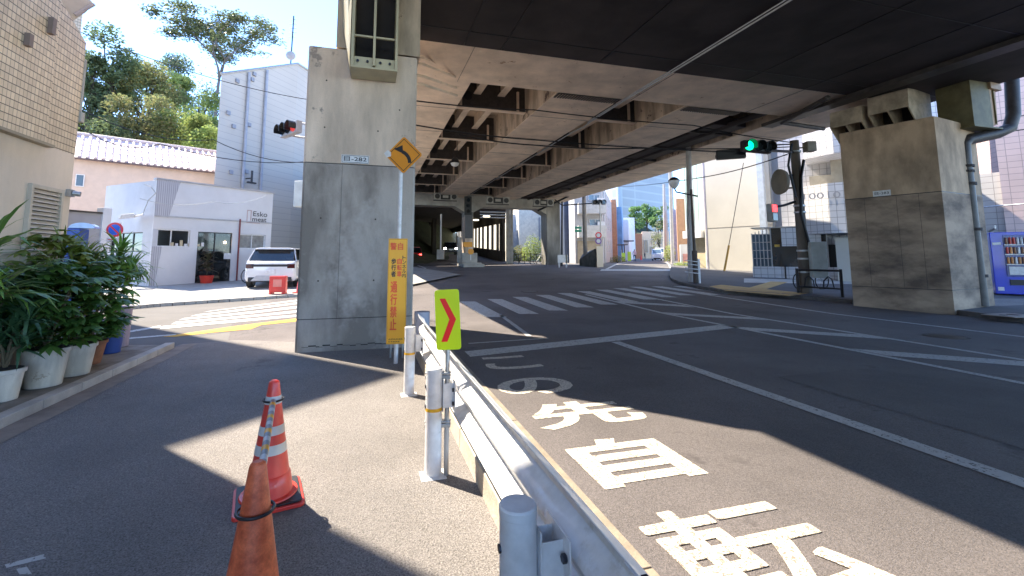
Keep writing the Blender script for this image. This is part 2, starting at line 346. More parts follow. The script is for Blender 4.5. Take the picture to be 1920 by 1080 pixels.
# ---------------------------------------------------------------- painted markings
def mark(name, polys, m=paint, off=.0078):
    mb = MB()
    for p in polys: drape(mb, p, off)
    return struct(name, mb, m)
def strip(u0, v0, u1, v1, wd):
    a = RF(u0, v0); b = RF(u1, v1); d = (b-a).normalized(); n = Vector((-d.y, d.x, 0))*wd/2
    return [a-n, b-n, b+n, a+n]
bars = []
for k in range(0, 15):
    v = 2.85+.985*k; u0 = 11.0+.36*k; 
    if k > 8: u0 = 11.0+.36*8+(k-8)*-.15
    bars.append([RF(u0, v), RF(u0-.15, v+.5), RF(u0+3.15, v+.47), RF(u0+3.3, v)])
mark('crosswalk', bars)
mark('stop_line', [[RF(6.72, 1.5), RF(7.12, 1.5), RF(8.35, 7.45), RF(7.95, 7.6)]])
mark('lane_line', [strip(7.2, 4.2, -8, 4.1, .17)])
mark('zebra_island', [strip(15.0, 7.6, -8, 7.25, .13), strip(15.0, 9.3, -8, 8.9, .13)]+[[RF(u, 7.55), RF(u+.55, 7.55), RF(u-.9, 9.1), RF(u-1.45, 9.1)] for u in (12.6, 10.1, 7.5, 5.1, 2.7, .3)])
mark('edge_line', [strip(14.0, 11.75, -8, 11.75, .13)])
mark('guide_line', [strip(8.15, 2.95, 11.2, 3.3, .1), strip(7.85, 3.2, 7.75, 1.7, .07)])
mb = MB(road())
for s, u0, u1, v0, v1, bo in (('こ', 5.85, 6.62, 1.58, 2.34, .02), ('の', 4.72, 5.38, 1.44, 2.34, .03), ('先', 3.74, 4.40, 1.47, 2.55, .03), ('自', 2.73, 3.46, 1.49, 2.28, .035), ('転', 1.62, 2.40, 1.46, 2.38, -1), ('車', .62, 1.38, 1.46, 2.36, -1)):
    vs, fs = textmesh(s, v1-v0, u1-u0, max(bo, 0))
    for k, (dx, dy) in enumerate(((0, 0),) if bo > 0 else ((0, 0), (.016, 0), (-.016, 0), (0, .014), (0, -.014), (.012, .012), (-.012, .012), (.012, -.012), (-.012, -.012))):
        mb.add([(v0+a+dx, u0+b+dy, .0075+k*.0003) for a, b, c in vs], fs)
struct('road_lettering', mb, paint_worn)
mb = MB(); drape(mb, [RF(4.6, 4.9), RF(4.6, 7.0), RF(-3, 7.0), RF(-3, 4.9)], .0062); struct('road_patch', mb, M('asphalt_patch', (.098, .088, .088), .9, var=.2, scale=.9, fine=.6, bump=.8, bscale=150))
for (u, v) in ((6.0, 10.4), (16.5, 6.0), (22, 9)):
    p = RF(u, v); mb = MB(frame((p.x, p.y, t(p.y)), YAW)); mb.lathe([(.33, .0), (.33, .0085), (.29, .0095)], n=32); mb.lathe([(.28, .009), (.27, .0115)], n=32, mi=1); tag(build('manhole_cover', mb, [conc_dark, M('cast_iron_%d' % int(u), (.06, .055, .05), .5, metal=.5, var=.3, scale=30)]), 'round iron manhole cover in the road, %s' % ('near the white edge line' if u == 6.0 else 'just past the crosswalk' if u < 20 else 'furthest out in the dark road'), 'manhole cover', 'manhole covers in the road')
# left crossing
zb = []
for (a, b, c, d) in (((305, 612), (560, 590), (560, 594), (300, 618)), ((330, 604), (560, 582), (560, 586), (320, 609)), ((345, 597), (560, 574), (560, 578), (335, 601)), ((370, 590), (560, 567), (560, 570), (355, 594)), ((395, 583), (560, 562), (560, 564.5), (380, 586)), ((212, 626), (300, 611), (303, 614), (212, 629)), ((212, 636), (330, 627), (330, 629), (212, 639))):
    zb.append(gp(a, b, c, d))
mark('left_crosswalk', zb, paint)
mark('yellow_crossing_strip', [gp((305, 632), (440, 612), (560, 597), (560, 603), (490, 610), (470, 618), (400, 624), (330, 632))], paint_y)
mark('side_street_line', [strip(*a) for a in ()] + [gp((785, 497), (800, 503), (797, 504), (782, 498))])
# street beyond: edge lines
for nm, pp in (('street_line', [(1243, 487), (1256, 503), (1260, 503), (1245, 487)]), ('street_line', [(1134, 505), (1186, 489), (1188, 489), (1140, 505)]), ('street_line', [(1262, 510), (1272, 518), (1276, 518), (1266, 510)])):
    mark(nm, [gp(*pp)])
mark('street_stop_line', [gp((1128, 505), (1260, 505), (1262, 508), (1125, 508))])
mark('small_letters', [gp((8, 1062), (82, 1042), (86, 1050), (12, 1068)), gp((30, 1070), (50, 1066), (60, 1080), (36, 1080))], paint_old)
# ---------------------------------------------------------------- viaduct
CREAM = steel_cream
base = RF(20, 8)
via = thing('viaduct', 'grey steel elevated highway spanning the road on deep box girders', 'elevated highway', (base.x, base.y, 0))
UE = 38.0
mb = MB(road()); mb.box(-.9, 17.35, -14, UE+3, 7.86, 8.1); mb.box(17.2, 17.35, -14, UE+3, 8.1, 9.0)
build('deck_slab', mb, steel_web, via)
GIRD = ((-.55, 2.7), (5.4, 7.6), (10.0, 12.2), (14.5, 17.0))
for a, b in GIRD:
    mb = MB(road()); mb.box(a, b, 12.2, UE+1.5, 6.47, 6.50); mb.box(a+.04, a+.07, 12.2, UE+1.5, 6.50, 7.86, 1); mb.box(b-.07, b-.04, 12.2, UE+1.5, 6.50, 7.86, 1)
    for k in range(0, 9): mb.box(a-.004, b+.004, 14.6+k*2.9, 14.62+k*2.9, 6.464, 6.472, 2)
    build('box_girder', mb, [steel_gird, steel_web, pipe_dark], via)
# transverse box over the piers, and the darker girder run nearer the camera
mb = MB(road()); mb.box(-.2, 17.0, 9.9, 12.2, 6.46, 6.52); mb.box(-.2, 17.0, 12.13, 12.19, 6.52, 7.86, 1); mb.box(2.3, 2.306, 9.9, 12.2, 6.45, 6.47, 2); mb.box(7.9, 7.906, 9.9, 12.2, 6.45, 6.47, 2); mb.box(12.4, 12.406, 9.9, 12.2, 6.45, 6.47, 2)
build('pier_crossbeam', mb, [steel_gird, steel_web, pipe_dark], via)
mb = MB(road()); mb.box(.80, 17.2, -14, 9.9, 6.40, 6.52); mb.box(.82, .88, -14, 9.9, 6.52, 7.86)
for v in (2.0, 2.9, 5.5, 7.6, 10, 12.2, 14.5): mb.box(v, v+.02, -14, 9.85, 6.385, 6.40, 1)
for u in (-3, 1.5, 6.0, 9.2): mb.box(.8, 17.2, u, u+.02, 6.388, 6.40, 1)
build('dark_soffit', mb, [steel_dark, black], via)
mb = MB(road())
for v0 in (5.45, 10.1):
    mb = MB(road()); mb.box(v0-.02, v0, 12.24, 12.62, 6.43, 6.455)
    for k in range(24): mb.box(v0+k*.09, v0+.04+k*.09, 12.24, 12.62, 6.43, 6.455)
    mb.box(v0, v0+2.12, 12.23, 12.24, 6.43, 6.455); build('vent_grating', mb, pipe_dark, via)
# cross frames, stringers
BAYS = ((2.7, 5.4), (7.6, 10.0), (12.2, 14.5))
for bi, (a, b) in enumerate(BAYS):
    for k in range(6):
        u = 15.2+k*4.3
        mb = MB(road()); mb.box(a, b, u, u+.03, 6.75, 7.86, 3); mb.box(a, b, u-.10, u+.13, 6.72, 6.75); mb.box(a+.25, a+.33, u-.08, u, 6.75, 7.5); mb.box(b-.33, b-.25, u-.08, u, 6.75, 7.5)
        mb.tube([(a+.55, u-.012, 7.2), (a+.55, u, 7.2)], .17, 16, 2)
        build('cross_frame', mb, [steel_gird, steel_web, black, pipe_dark], via)
    for q in (.33, .66):
        v = a+(b-a)*q
        mb = MB(road()); mb.box(v-.13, v+.13, 12.2, UE, 7.28, 7.31); mb.box(v-.015, v+.015, 12.2, UE, 7.31, 7.86)
        build('stringer', mb, steel_gird, via)
# stepped channel rails beside the left girder
mb = MB(road())
for k, (z, dy) in enumerate(((6.36, 0), (6.12, -.15), (5.75, -.3), (5.5, -.4))):
    mb.tube([(.62, 10.6+dy, z), (1.15, 10.7+dy, z), (2.2, 12.1+dy, z+.35)], .035, 6)
mb.box(.55, .62, 10.2, 10.9, 5.35, 6.46)
build('conduit_rail', mb, steel_gird, via)
# cable run and black duct under the girders
mb = MB(road()); mb.tube([(7.63, 3, 6.36), (7.63, 9.9, 6.36), (7.68, 12.2, 6.42), (7.68, 14.6, 6.40), (7.80, 15.2, 6.44), (7.70, 16, 6.44), (7.70, UE, 6.44)], .022, 6); mb.tube([(7.53, 3, 6.36), (7.53, 9.9, 6.36), (7.60, 12.2, 6.42), (7.60, 14.6, 6.40)], .016, 6)
build('cable_conduit', mb, galv, via, smooth=True)
mb = MB(road()); mb.box(12.7, 14.2, 14.0, UE, 6.58, 6.9); mb.tube([(13.4, 12.3, 6.6), (13.4, UE, 6.6)], .12, 10)
for k in range(9): mb.box(12.2, 14.5, 15+k*2.6, 15.12+k*2.6, 6.52, 6.62)
build('service_duct', mb, steel_dark, via)
mb = MB(road()); mb.box(13.9, 14.4, 3, 13.0, 6.28, 6.4); mb.tube([(13.3, 10, 6.3), (14.2, 12.4, 6.3), (16.4, 12.6, 6.3)], .08, 8)
build('service_duct', mb, pipe_dark, via)

# ---------------------------------------------------------------- left pier
lp = thing('bridge_pier', 'tall grey concrete pier with a number plate, at the guard rail end', 'pier', RF(8.5, -.15))
mb = MB(road()); c = .035
def cham(v0, v1, u0, u1): return [(v0+c, u0), (v1-c, u0), (v1, u0+c), (v1, u1-c), (v1-c, u1), (v0+c, u1), (v0, u1-c), (v0, u0+c)]
mb.prism(cham(-1.05, .74, 7.72, 10.6), -.1, .50, 1); mb.prism(cham(-1.042, .732, 7.728, 10.59), .50, .512, 2); mb.prism(cham(-1.05, .74, 7.72, 10.6), .512, 2.995, 1); mb.prism(cham(-1.042, .732, 7.728, 10.59), 2.995, 3.01, 2); mb.prism(cham(-1.05, .74, 7.72, 10.6), 3.01, 4.97, 0)
mb.box(-.452, -.448, 7.716, 7.73, .51, 2.99, 2)
build('pier_shaft', mb, [conc, conc_low, black], lp)
mb = MB(road(7.70, -.25)); mb.box(-.22, .22, -.0, .02, 3.02, 3.16, 0)
for e in ((-.21, .21, 3.03, 3.036), (-.21, .21, 3.144, 3.15)): mb.box(e[0], e[1], -.004, 0, e[2], e[3], 1)
for e in (-.21, .204): mb.box(e, e+.006, -.004, 0, 3.036, 3.144, 1)
addtext(mb, '目-282', -.18, 3.055, .36, .075, -.003, .012, 1)
build('number_plate', mb, [white_pt, black], lp)
mb = MB(road()); rg = random.Random(4); x = -.95
while x < .6:
    w_ = rg.uniform(.03, .12); h_ = rg.uniform(.004, .022); z_ = .075+rg.uniform(-.008, .02); mb.box(x, x+w_, 7.717, 7.722, z_, z_+h_); x += w_
build('chipped_seam', mb, black, lp)
mb = MB(road(7.72, 0))
for (x, z) in ((-.75, 1.1), (.1, 1.1), (-.75, 2.1), (.1, 2.1), (-.75, 3.6), (.1, 3.6), (-.75, 4.4), (.45, 4.0)): mb.tube([(x, -.002, z), (x, .003, z)], .014, 10)
build('tie_hole', mb, conc_dark, lp)
# bearing box hanging on the pier front
bb = thing('bearing_box', 'cream steel box frame with two dark openings on top of the left pier', 'bearing bracket', RF(7.5, -.1, 3.9))
zb = W(690, 127, 6.95).z-4.12; BBF = road(7.2, 0, zb); mb = MB(BBF)
mb.box(-.36, -.31, 0, .5, 4.12, 5.60); mb.box(.33, .37, 0, .5, 4.12, 5.60); mb.box(-.02, .02, .005, .5, 4.15, 5.60); mb.box(-.36, .37, 0, .5, 4.09, 4.12)
mb.box(-.31, -.02, .02, .06, 4.62, 4.65); mb.box(.02, .33, .02, .06, 4.62, 4.65); mb.box(-.36, .37, .0, .5, 5.62, 6.46); mb.box(-.31, .33, .46, .5, 4.12, 5.60, 1)
mb.box(-.31, -.02, .06, .40, 4.12, 4.30); mb.box(.02, .33, .06, .40, 4.12, 4.30)
mb.hexa([(-.42, .1, 5.0), (-.37, .0, 4.12), (-.37, .5, 4.12), (-.52, .5, 5.0)], [(-.5, .1, 6.46), (-.37, .0, 6.46), (-.37, .5, 6.46), (-.6, .5, 6.46)])
build('box_frame', mb, [CREAM, steel_dark], bb, bevel=.004)
mb = MB(BBF)
for x in (-.25, -.1, .1, .25): mb.tube([(x, .05, 4.22), (x, .03, 4.22)], .022, 8)
build('bolt', mb, bolt_m, bb)
mb = MB(road()); mb.box(-.62, .78, 7.72, 9.85, 5.0, 6.46)
tag(build('bearing_pedestal', mb, [steel_web]), 'stained brown steel pedestal between the left pier top and the deck', 'bearing')

# ---------------------------------------------------------------- right pier
pc = [G(1600, 566, .12), G(1790, 582, .12), G(1866, 573, .12)]
pA, pB, pC = [Vector((p.x, p.y, 0)) for p in pc]; pD = pA+(pC-pB)
rp = thing('bridge_pier', 'broad grey-brown concrete pier with bearing boxes, right of the road', 'pier', (pA+pC)/2)
def quad(z0, z1, g, mi, mb):
    ce = (pA+pC)/2; q = [p+(ce-p).normalized()*g for p in (pA, pB, pC, pD)]; mb.hexa([(p.x, p.y, z0) for p in q], [(p.x, p.y, z1) for p in q], mi)
mb = MB(); quad(0, .62, 0, 1, mb); quad(.62, .635, .012, 2, mb); quad(.635, 3.2, 0, 1, mb); quad(3.2, 3.22, .012, 2, mb); quad(3.22, 5.25, 0, 0, mb)
build('pier_shaft', mb, [M('concrete_pier_brown', (.42, .30, .20), .85, var=.3, scale=2.2, streak=.5, bump=.4, fine=.15), M('concrete_pier_dirty', (.20, .145, .11), .85, var=.35, scale=.9, streak=2.2, bump=.4, fine=.15, col2=(.42, .31, .22)), black], rp, fix=True)
mb = MB(); d = (pB-pA).normalized(); n = Vector((-d.y, d.x, 0)); 
if n.x > 0: n = -n
for k in (.22, .56, .78):
    p = pA.lerp(pB, k); mb.M = Matrix(); mb.hexa([(q.x, q.y, .65) for q in (p+n*.003, p+d*.006+n*.003, p+d*.006-n*.01, p-n*.01)], [(q.x, q.y, 3.19) for q in (p+n*.003, p+d*.006+n*.003, p+d*.006-n*.01, p-n*.01)])
build('form_joint', mb, black, rp, fix=True)
mb = MB(frame(pA.lerp(pB, .42)+n*.03+Vector((0, 0, 3.05)), math.atan2(-n.x, -n.y))); mb.box(-.2, .2, 0, .02, .17, .33); addtext(mb, '目-283', -.16, .21, .32, .08, -.003, .01, 1)
build('number_plate', mb, [white_pt, black], rp)
def bracket(px0, px1, pyb, pyt, Z, yaw, label, deep=1.2, h=1.0):
    a = W((px0+px1)/2, pyb, Z); wdt = abs(px1-px0)/850*Z
    r = thing('bearing_box', label, 'bearing bracket', a, 'steel bearing boxes on the right pier')
    mb = MB(frame(a, yaw)); hw = wdt/2
    for x in (-hw, -.02, hw-.04): mb.hexa([(x, -.1, .0), (x+.04, -.1, .0), (x+.04, deep, -.0), (x, deep, -.0)], [(x, -.55, h*.55), (x+.04, -.55, h*.55), (x+.04, deep, h*1.0), (x, deep, h*1.0)])
    mb.hexa([(-hw, -.55, h*.55), (hw, -.55, h*.55), (hw, deep, h*1.), (-hw, deep, h*1.)], [(-hw, -.5, h*1.25), (hw, -.5, h*1.25), (hw, deep, h*1.4), (-hw, deep, h*1.4)])
    mb.box(-hw, hw, deep-.04, deep, 0, h); mb.hexa([(-hw, -.12, -.03), (hw, -.12, -.03), (hw, .02, -.03), (-hw, .02, -.03)], [(-hw, -.12, .06), (hw, -.12, .06), (hw, .02, .06), (-hw, .02, .06)])
    build('box_frame', mb, M('bracket_paint_'+str(len(MATS)), (.45, .37, .27), .6, var=.3, scale=3), r, bevel=.01)
    mb = MB(frame(a, yaw)); mb.box(-hw+.04, hw-.04, .3, .34, .02, h*.8); build('opening', mb, steel_dark, r)
    return r
fy = math.atan2(-n.x, -n.y)
bracket(1578, 1632, 262, 190, 14.3, fy+R(8), 'brown steel bearing box with dark openings, furthest left of three on the right pier', .9, .75)
bracket(1652, 1716, 240, 180, 13.3, fy+R(8), 'brown steel bearing box with dark openings, middle of three on the right pier', .9, .8)
a = W(1822, 243, 12.6)
rb = thing('bearing_box', 'olive and orange steel bearing box at the near edge of the right pier', 'bearing bracket', a, 'steel bearing boxes on the right pier')
mb = MB(frame(a, YAW)); mb.box(-.55, .25, -.35, .45, 0, 1.5, 0); mb.hexa([(.25, -.35, .05), (.55, -.3, .1), (.55, .45, .1), (.25, .45, .05)], [(.25, -.35, 1.1), (.62, -.3, 1.1), (.62, .45, 1.1), (.25, .45, 1.1)], 1); mb.hexa([(.2, -.42, 1.1), (.75, -.38, 1.1), (.75, .45, 1.1), (.2, .45, 1.1)], [(.2, -.42, 1.9), (.6, -.38, 1.9), (.6, .45, 1.9), (.2, .45, 1.9)], 1); mb.box(.38, .40, -.37, -.33, .1, 1.1, 0); mb.box(-.6, .6, -.38, .48, -.05, 0, 0)
build('box_frame', mb, [M('olive_paint', (.16, .14, .07), .6, var=.25, scale=3), M('orange_cream_paint', (.45, .30, .18), .6, var=.2)], rb, bevel=.01)
# drain pipe on the right pier
Zp = 12.55
dr = thing('drain_pipe', 'thick dark drain pipe bending down the near side of the right pier', 'drain pipe', G(1838, 575, .12))
mb = MB(); q = [W(1885, 120, Zp+.2), W(1897, 150, Zp+.1), W(1900, 215, Zp), W(1893, 240, Zp), W(1870, 250, Zp), W(1815, 262, Zp), W(1806, 270, Zp), W(1808, 300, Zp), W(1815, 360, Zp), W(1824, 440, Zp), W(1840, 574, Zp-.05)]
mb.tube(q, .155, 16); build('pipe', mb, pipe_dark, dr, smooth=True)
mb = MB()
for y in (312, 322): p = W(1809, y, Zp); mb.lathe([(.20, -.03), (.20, .03)], p, 16)
for y in (345, 430, 517): p = W(1815+(y-345)*.12, y, Zp); mb.lathe([(.18, -.04), (.18, .04)], p, 16); mb.box(p.x-.38, p.x, p.y-.03, p.y+.06, p.z-.05, p.z+.05)
build('pipe_bracket', mb, steel_dark, dr)
mb = MB(); mb.tube([W(1792, 250, Zp+.25), W(1795, 350, Zp+.25), W(1815, 572, Zp+.25)], .05, 8); build('thin_pipe', mb, conc_pale, dr, smooth=True)

# ---------------------------------------------------------------- tunnel portal
pf = thing('portal_frame', 'pale concrete portal frame at the tunnel mouth', 'portal', (RF(37.5, 8)+Vector((0, 0, .8))))
mb = MB(road()); 
def arch(v0, v1, zt=7.45, zb=5.75, u0=37, u1=38.4):
    n = .9
    pts = [(v0, zt), (v1, zt), (v1, zb-.5), (v1-n, zb), (v0+n, zb), (v0, zb-.5)]
    mb.add([(x, u0, z) for x, z in pts]+[(x, u1, z) for x, z in pts], [(0, 5, 4, 3, 2, 1), (6, 7, 8, 9, 10, 11)]+[(i, (i+1) % 6, (i+1) % 6+6, i+6) for i in range(6)])
arch(-.5, 7.75); arch(8.45, 15.1); mb.box(7.75, 8.45, 37, 38.4, 4.9, 7.45)
build('portal_beam', mb, conc_pale, pf, fix=True)
mb = MB(road()); mb.box(7.75, 8.45, 37, 38.4, .5, 4.9); build('portal_column', mb, conc, pf)
mb = MB(road()); mb.box(15.1, 16.4, 37, 38.4, .3, 7.45); build('portal_column', mb, M('portal_column_mix', (.16, .15, .13), .8, var=.4, scale=.6, streak=.3, col2=(.40, .39, .36)), pf, bevel=.05)
mb = MB(road()); mb.box(-1.2, -.5, 37, 38.4, .3, 7.45); build('portal_column', mb, conc_dark, pf)
# tunnel
TY = math.atan2(-150, 850); tb = PZ(905, 41); tn = thing('road_tunnel', 'dark covered roadway climbing away beyond the portal', 'tunnel', (tb.x, tb.y, .8))
TM = frame((tb.x, tb.y, t(41)+.02), TY); SL = .036; LN = 110
def tz(y): return SL*y
mb = MB(TM); mb.add([(-10, -1.5, 0), (2.8, -1.5, 0), (2.8, LN, tz(LN)), (-10, LN, tz(LN))], [(0, 1, 2, 3)]); build('tunnel_road', mb, asphalt, tn)
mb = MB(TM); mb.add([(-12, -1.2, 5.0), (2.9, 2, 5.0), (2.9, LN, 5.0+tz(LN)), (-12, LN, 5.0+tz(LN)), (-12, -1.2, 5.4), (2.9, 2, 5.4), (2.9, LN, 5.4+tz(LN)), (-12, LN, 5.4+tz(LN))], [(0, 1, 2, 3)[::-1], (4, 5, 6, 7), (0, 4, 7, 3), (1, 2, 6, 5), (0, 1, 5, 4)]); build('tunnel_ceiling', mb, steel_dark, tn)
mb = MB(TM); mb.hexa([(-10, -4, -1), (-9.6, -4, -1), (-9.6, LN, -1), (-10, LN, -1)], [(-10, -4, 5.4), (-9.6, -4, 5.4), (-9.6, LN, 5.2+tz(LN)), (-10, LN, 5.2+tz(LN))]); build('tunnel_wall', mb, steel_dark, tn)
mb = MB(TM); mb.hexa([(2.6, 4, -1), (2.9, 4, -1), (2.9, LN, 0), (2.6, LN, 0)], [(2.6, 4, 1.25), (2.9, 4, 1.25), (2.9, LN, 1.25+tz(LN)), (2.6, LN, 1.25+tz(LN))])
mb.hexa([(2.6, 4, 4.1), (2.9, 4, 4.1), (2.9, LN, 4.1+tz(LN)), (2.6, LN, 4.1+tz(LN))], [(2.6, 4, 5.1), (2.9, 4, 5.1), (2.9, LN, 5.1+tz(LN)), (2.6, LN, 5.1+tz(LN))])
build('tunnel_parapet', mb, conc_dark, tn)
for k in range(16):
    y = 4+k*(3.4 if k < 4 else 3.6); mb = MB(TM); wd = 2.0 if k == 0 else .55; mb.box(2.65, 2.87, y, y+wd, .3+tz(y), 5.2+tz(y)); build('tunnel_post', mb, conc_dark, tn)
mb = MB(TM); mb.box(-4.0, -3.6, 14, 20, 0, 5.3); mb.box(-4.0, -3.6, 30, 36, .5, 6); mb.box(-4.0, -3.6, 46, 60, 1, 6.5); build('tunnel_divider', mb, conc_dark, tn)
lampm = M('tunnel_lamp_glow', (1, .85, .6), .5, var=0, emis=1.6)
for k in range(9):
    y = 6+k*7; mb = MB(TM); mb.box(-8.4, -7.9, y, y+1.0, 4.75+tz(y), 4.85+tz(y)); build('tunnel_lamp', mb, lampm, tn)
for (x, y) in ((1.6, 8), (1.6, 17), (1.6, 26)):
    mb = MB(TM); mb.box(x-.35, x+.35, y, y+.25, 4.75+tz(y), 4.85+tz(y)); build('tunnel_lamp', mb, lampm, tn)
# thin white column and pipes at the tunnel's right edge
mb = MB(); a = PZ(950, 41.5); mb.box(a.x-.05, a.x+.32, a.y, a.y+.35, .6, 6.1); mb.box(a.x+.34, a.x+.6, a.y, a.y+.3, .6, 5.9); tag(build('tunnel_column', mb, conc_pale), 'narrow pale concrete column at the right end of the tunnel wall', 'column')
mb = MB()
for z in (5.55, 5.3, 5.05): p = W(900, 380, 40.3); mb.tube([(p.x, p.y, z), (p.x+2.4, p.y+.6, z)], .05, 8)
tag(build('pipe_rack', mb, white_pt), 'stack of three pale horizontal pipes under the portal beam', 'pipes')
# loudspeaker-like signal backs on the beam
def twin(px, py, Z, label, wd=1.9):
    a = W(px, py, Z); r = thing('traffic_signal', label, 'traffic signal', a, 'signals on the portal beam'); mb = MB(frame(a, YAW))
    mb.box(-wd/2, -wd/2+.55, -.2, 0, -.27, .27, 0); mb.box(wd/2-.55, wd/2, -.2, 0, -.27, .27, 0); mb.box(-.38, .38, -.12, 0, -.22, .22, 1); mb.box(-.22, .22, -.16, -.12, -.1, .1, 0); mb.box(-wd/2, wd/2, 0, .1, -.34, -.28, 1)
    build('housing', mb, [conc_pale, black], r)
    for x in (-wd/2+.28, wd/2-.28): mb = MB(frame(a, YAW)); mb.tube([(x, -.24, 0), (x, -.2, 0)], .2, 16); build('lens', mb, black, r)
twin(835, 369, 35.8, 'paired grey signal housings hanging on the left of the portal beam'); twin(933, 376, 35.8, 'paired grey signal housings hanging in the middle of the portal beam'); twin(1018, 380, 36, 'paired dark signal housings hanging at the right end of the portal beam', 1.7)
a = W(877, 386, 36); mb = MB(frame(a, YAW)); mb.box(-.28, .28, -.2, 0, -.75, .75)
s_ = thing('traffic_signal', 'upright black signal on the column of the portal', 'traffic signal', a); build('housing', mb, black, s_)
for z in (-.45, 0, .45): mb = MB(frame(a, YAW)); mb.tube([(0, -.23, z), (0, -.2, z)], .15, 12); build('lens', mb, glass_d, s_)
# median with barrier blocks and orange signs
mb = MB(road()); drape(MB(), [(0, 0), (1, 0), (0, 1)]); mb.box(7.2, 8.9, 34.8, 44, .5, .95); struct('median_kerb', mb, conc_pale, bevel=.05)
md = thing('barrier_block', 'two-step pale concrete block at the median nose', 'barrier', G(884, 500)); a = G(884, 500); mb = MB(frame(a, YAW)); mb.box(-.85, .85, 0, 1.2, 0, .32); mb.box(-.7, .55, .25, 1.2, .32, 1.1); mb.box(-.95, -.6, .9, 1.3, .32, 2.4); build('block', mb, conc_pale, md, bevel=.05)
a = W(880, 460, 36.4); og = M('orange_sign', (.85, .35, .02), .4, var=.04)
r = thing('road_sign', 'orange board and orange disc on a post above the median block', 'road sign', (a.x, a.y, 1.7)); mb = MB(frame(a, YAW)); mb.box(-.5, .25, -.05, 0, -.15, .27); build('board', mb, og, r)
mb = MB(frame(a, YAW)); mb.tube([(.12, -.06, -.5), (.12, -.02, -.5)], .24, 20); build('disc', mb, og, r); mb = MB(frame(a, YAW)); mb.tube([(.12, 0, -1.2), (.12, 0, .2)], .04, 8); build('pole', mb, white_pt, r)
a = G(826, 480); a = W(826, 484, 40); r = thing('lamp_post', 'slim white post on a pale block in the tunnel mouth', 'post', a); mb = MB(); mb.tube([a, a+Vector((0, 0, 3.9))], .07, 8); build('pole', mb, white_pt, r); mb = MB(frame(a)); mb.box(-.3, .3, -.3, .3, -.1, .75); build('block', mb, conc_pale, r)
mb = MB(frame(W(878, 423, 37), YAW)); mb.box(-.32, .32, -.25, -.2, -1.05, 1.1); build('back_panel', mb, M('sign_back_grey', (.10, .10, .11), .5, var=.1), pf)

# ---------------------------------------------------------------- guard rail
def make_post(u, v, ht, label, zb=.44):
    p = RF(u, v); r = thing('guard_rail_post', label, 'guard rail post', p, 'white guard rail posts')
    mb = MB(frame(p, YAW)); mb.lathe([(.057, 0), (.057, ht-.03), (.0585, ht-.028), (.0585, ht-.006), (.054, ht)], n=32); build('post_tube', mb, white_pt, r, smooth=35)
    mb = MB(frame(p, YAW)); mb.lathe([(.0576, zb-.011), (.0576, zb+.011)], n=32); build('yellow_band', mb, yel_band, r, smooth=35)
    mb = MB(frame(p, YAW)); mb.box(-.085, .085, -.075, .075, 0, .008); mb.lathe([(.075, .008), (.058, .02)], n=24); build('foot_plate', mb, white_pt, r, bevel=.002)
    for z in (ht-.12, ht-.25):
        mb = MB(frame(p, YAW)); mb.tube([(-.062, 0, z), (-.055, 0, z)], .013, 8); mb.tube([(.055, 0, z), (.068, 0, z)], .012, 8); build('bolt', mb, bolt_m, r)
    mb = MB(frame(p, YAW))     # spacer bracket to the beam
    x1 = .135
    mb.box(.056, .062, -.045, .045, ht-.29, ht-.07); mb.box(.062, x1, -.045, -.040, ht-.26, ht-.10); mb.box(.062, x1, .040, .045, ht-.26, ht-.10); mb.box(x1-.006, x1, -.09, .09, ht-.28, ht-.08)
    for y in (-.065, .065): mb.tube([(x1-.02, y, ht-.14), (x1-.006, y, ht-.14)], .014, 6, 1); mb.tube([(x1-.02, y, ht-.23), (x1-.006, y, ht-.23)], .014, 6, 1)
    build('spacer_bracket', mb, [white_pt, bolt_m], r, bevel=.002); return r
PV = .465
make_post(5.09, PV, .72, 'white guard rail post nearest the tall concrete pier'); make_post(3.22, PV, .71, 'white guard rail post with the chevron sign clamped beside it'); make_post(1.40, PV, .72, 'white guard rail post closest to the camera, in shade'); make_post(-.45, PV, .72, 'white guard rail post behind the camera')
prof = [(.0, .395), (.012, .41), (.075, .455), (.080, .48), (.075, .505), (.018, .55), (.010, .575), (.018, .60), (.075, .645), (.080, .67), (.075, .695), (.012, .74), (.0, .755)]
def beam(u0, u1, name, label, v=PV+.137):
    n = 24; vs = []; fs = []; m = len(prof)
    for i in range(n+1):
        u = u0+(u1-u0)*i/n
        dv = 0
        if u > 5.4: dv = (u-5.4)**2*.12
        for x, z in prof: vs.append((v+x+dv, u, z))
        for x, z in prof: vs.append((v+x+dv+.004, u, z))
    k = 2*m
    for i in range(n):
        for j in range(m-1): fs += [(i*k+j, i*k+j+1, (i+1)*k+j+1, (i+1)*k+j), (i*k+m+j, (i+1)*k+m+j, (i+1)*k+m+j+1, i*k+m+j+1)]
        fs += [(i*k, (i+1)*k, (i+1)*k+m, i*k+m), (i*k+m-1, i*k+2*m-1, (i+1)*k+2*m-1, (i+1)*k+m-1)]
    mb = MB(road()); mb.add(vs, fs); return mb
gr = thing('guard_rail_beam', 'white corrugated steel guard rail beam running along the kerb', 'guard rail', RF(2.5, .62))
build('rail_beam', beam(-4, 1.02, '', ''), white_pt, gr, smooth=35); build('rail_beam', beam(.86, 6.0, '', '', PV+.142), white_pt, gr, smooth=35)
mb = MB(road()); mb.tube([(.70, 6.0, .395), (.70, 6.0, .755)], .075, 16); mb.lathe([(.1, .38), (.1, .77)], (.70, 6.02, 0), 16); build('rail_end', mb, M('rail_end_blue_grey', (.32, .34, .42), .4), gr, smooth=35)
mb = MB(road())
for u in (.89, .97, 1.0):
    for z in (.48, .67): mb.tube([(PV+.137+.02, u, z+.05), (PV+.137+.05, u, z+.05)], .013, 6)
build('splice_bolt', mb, bolt_m, gr)
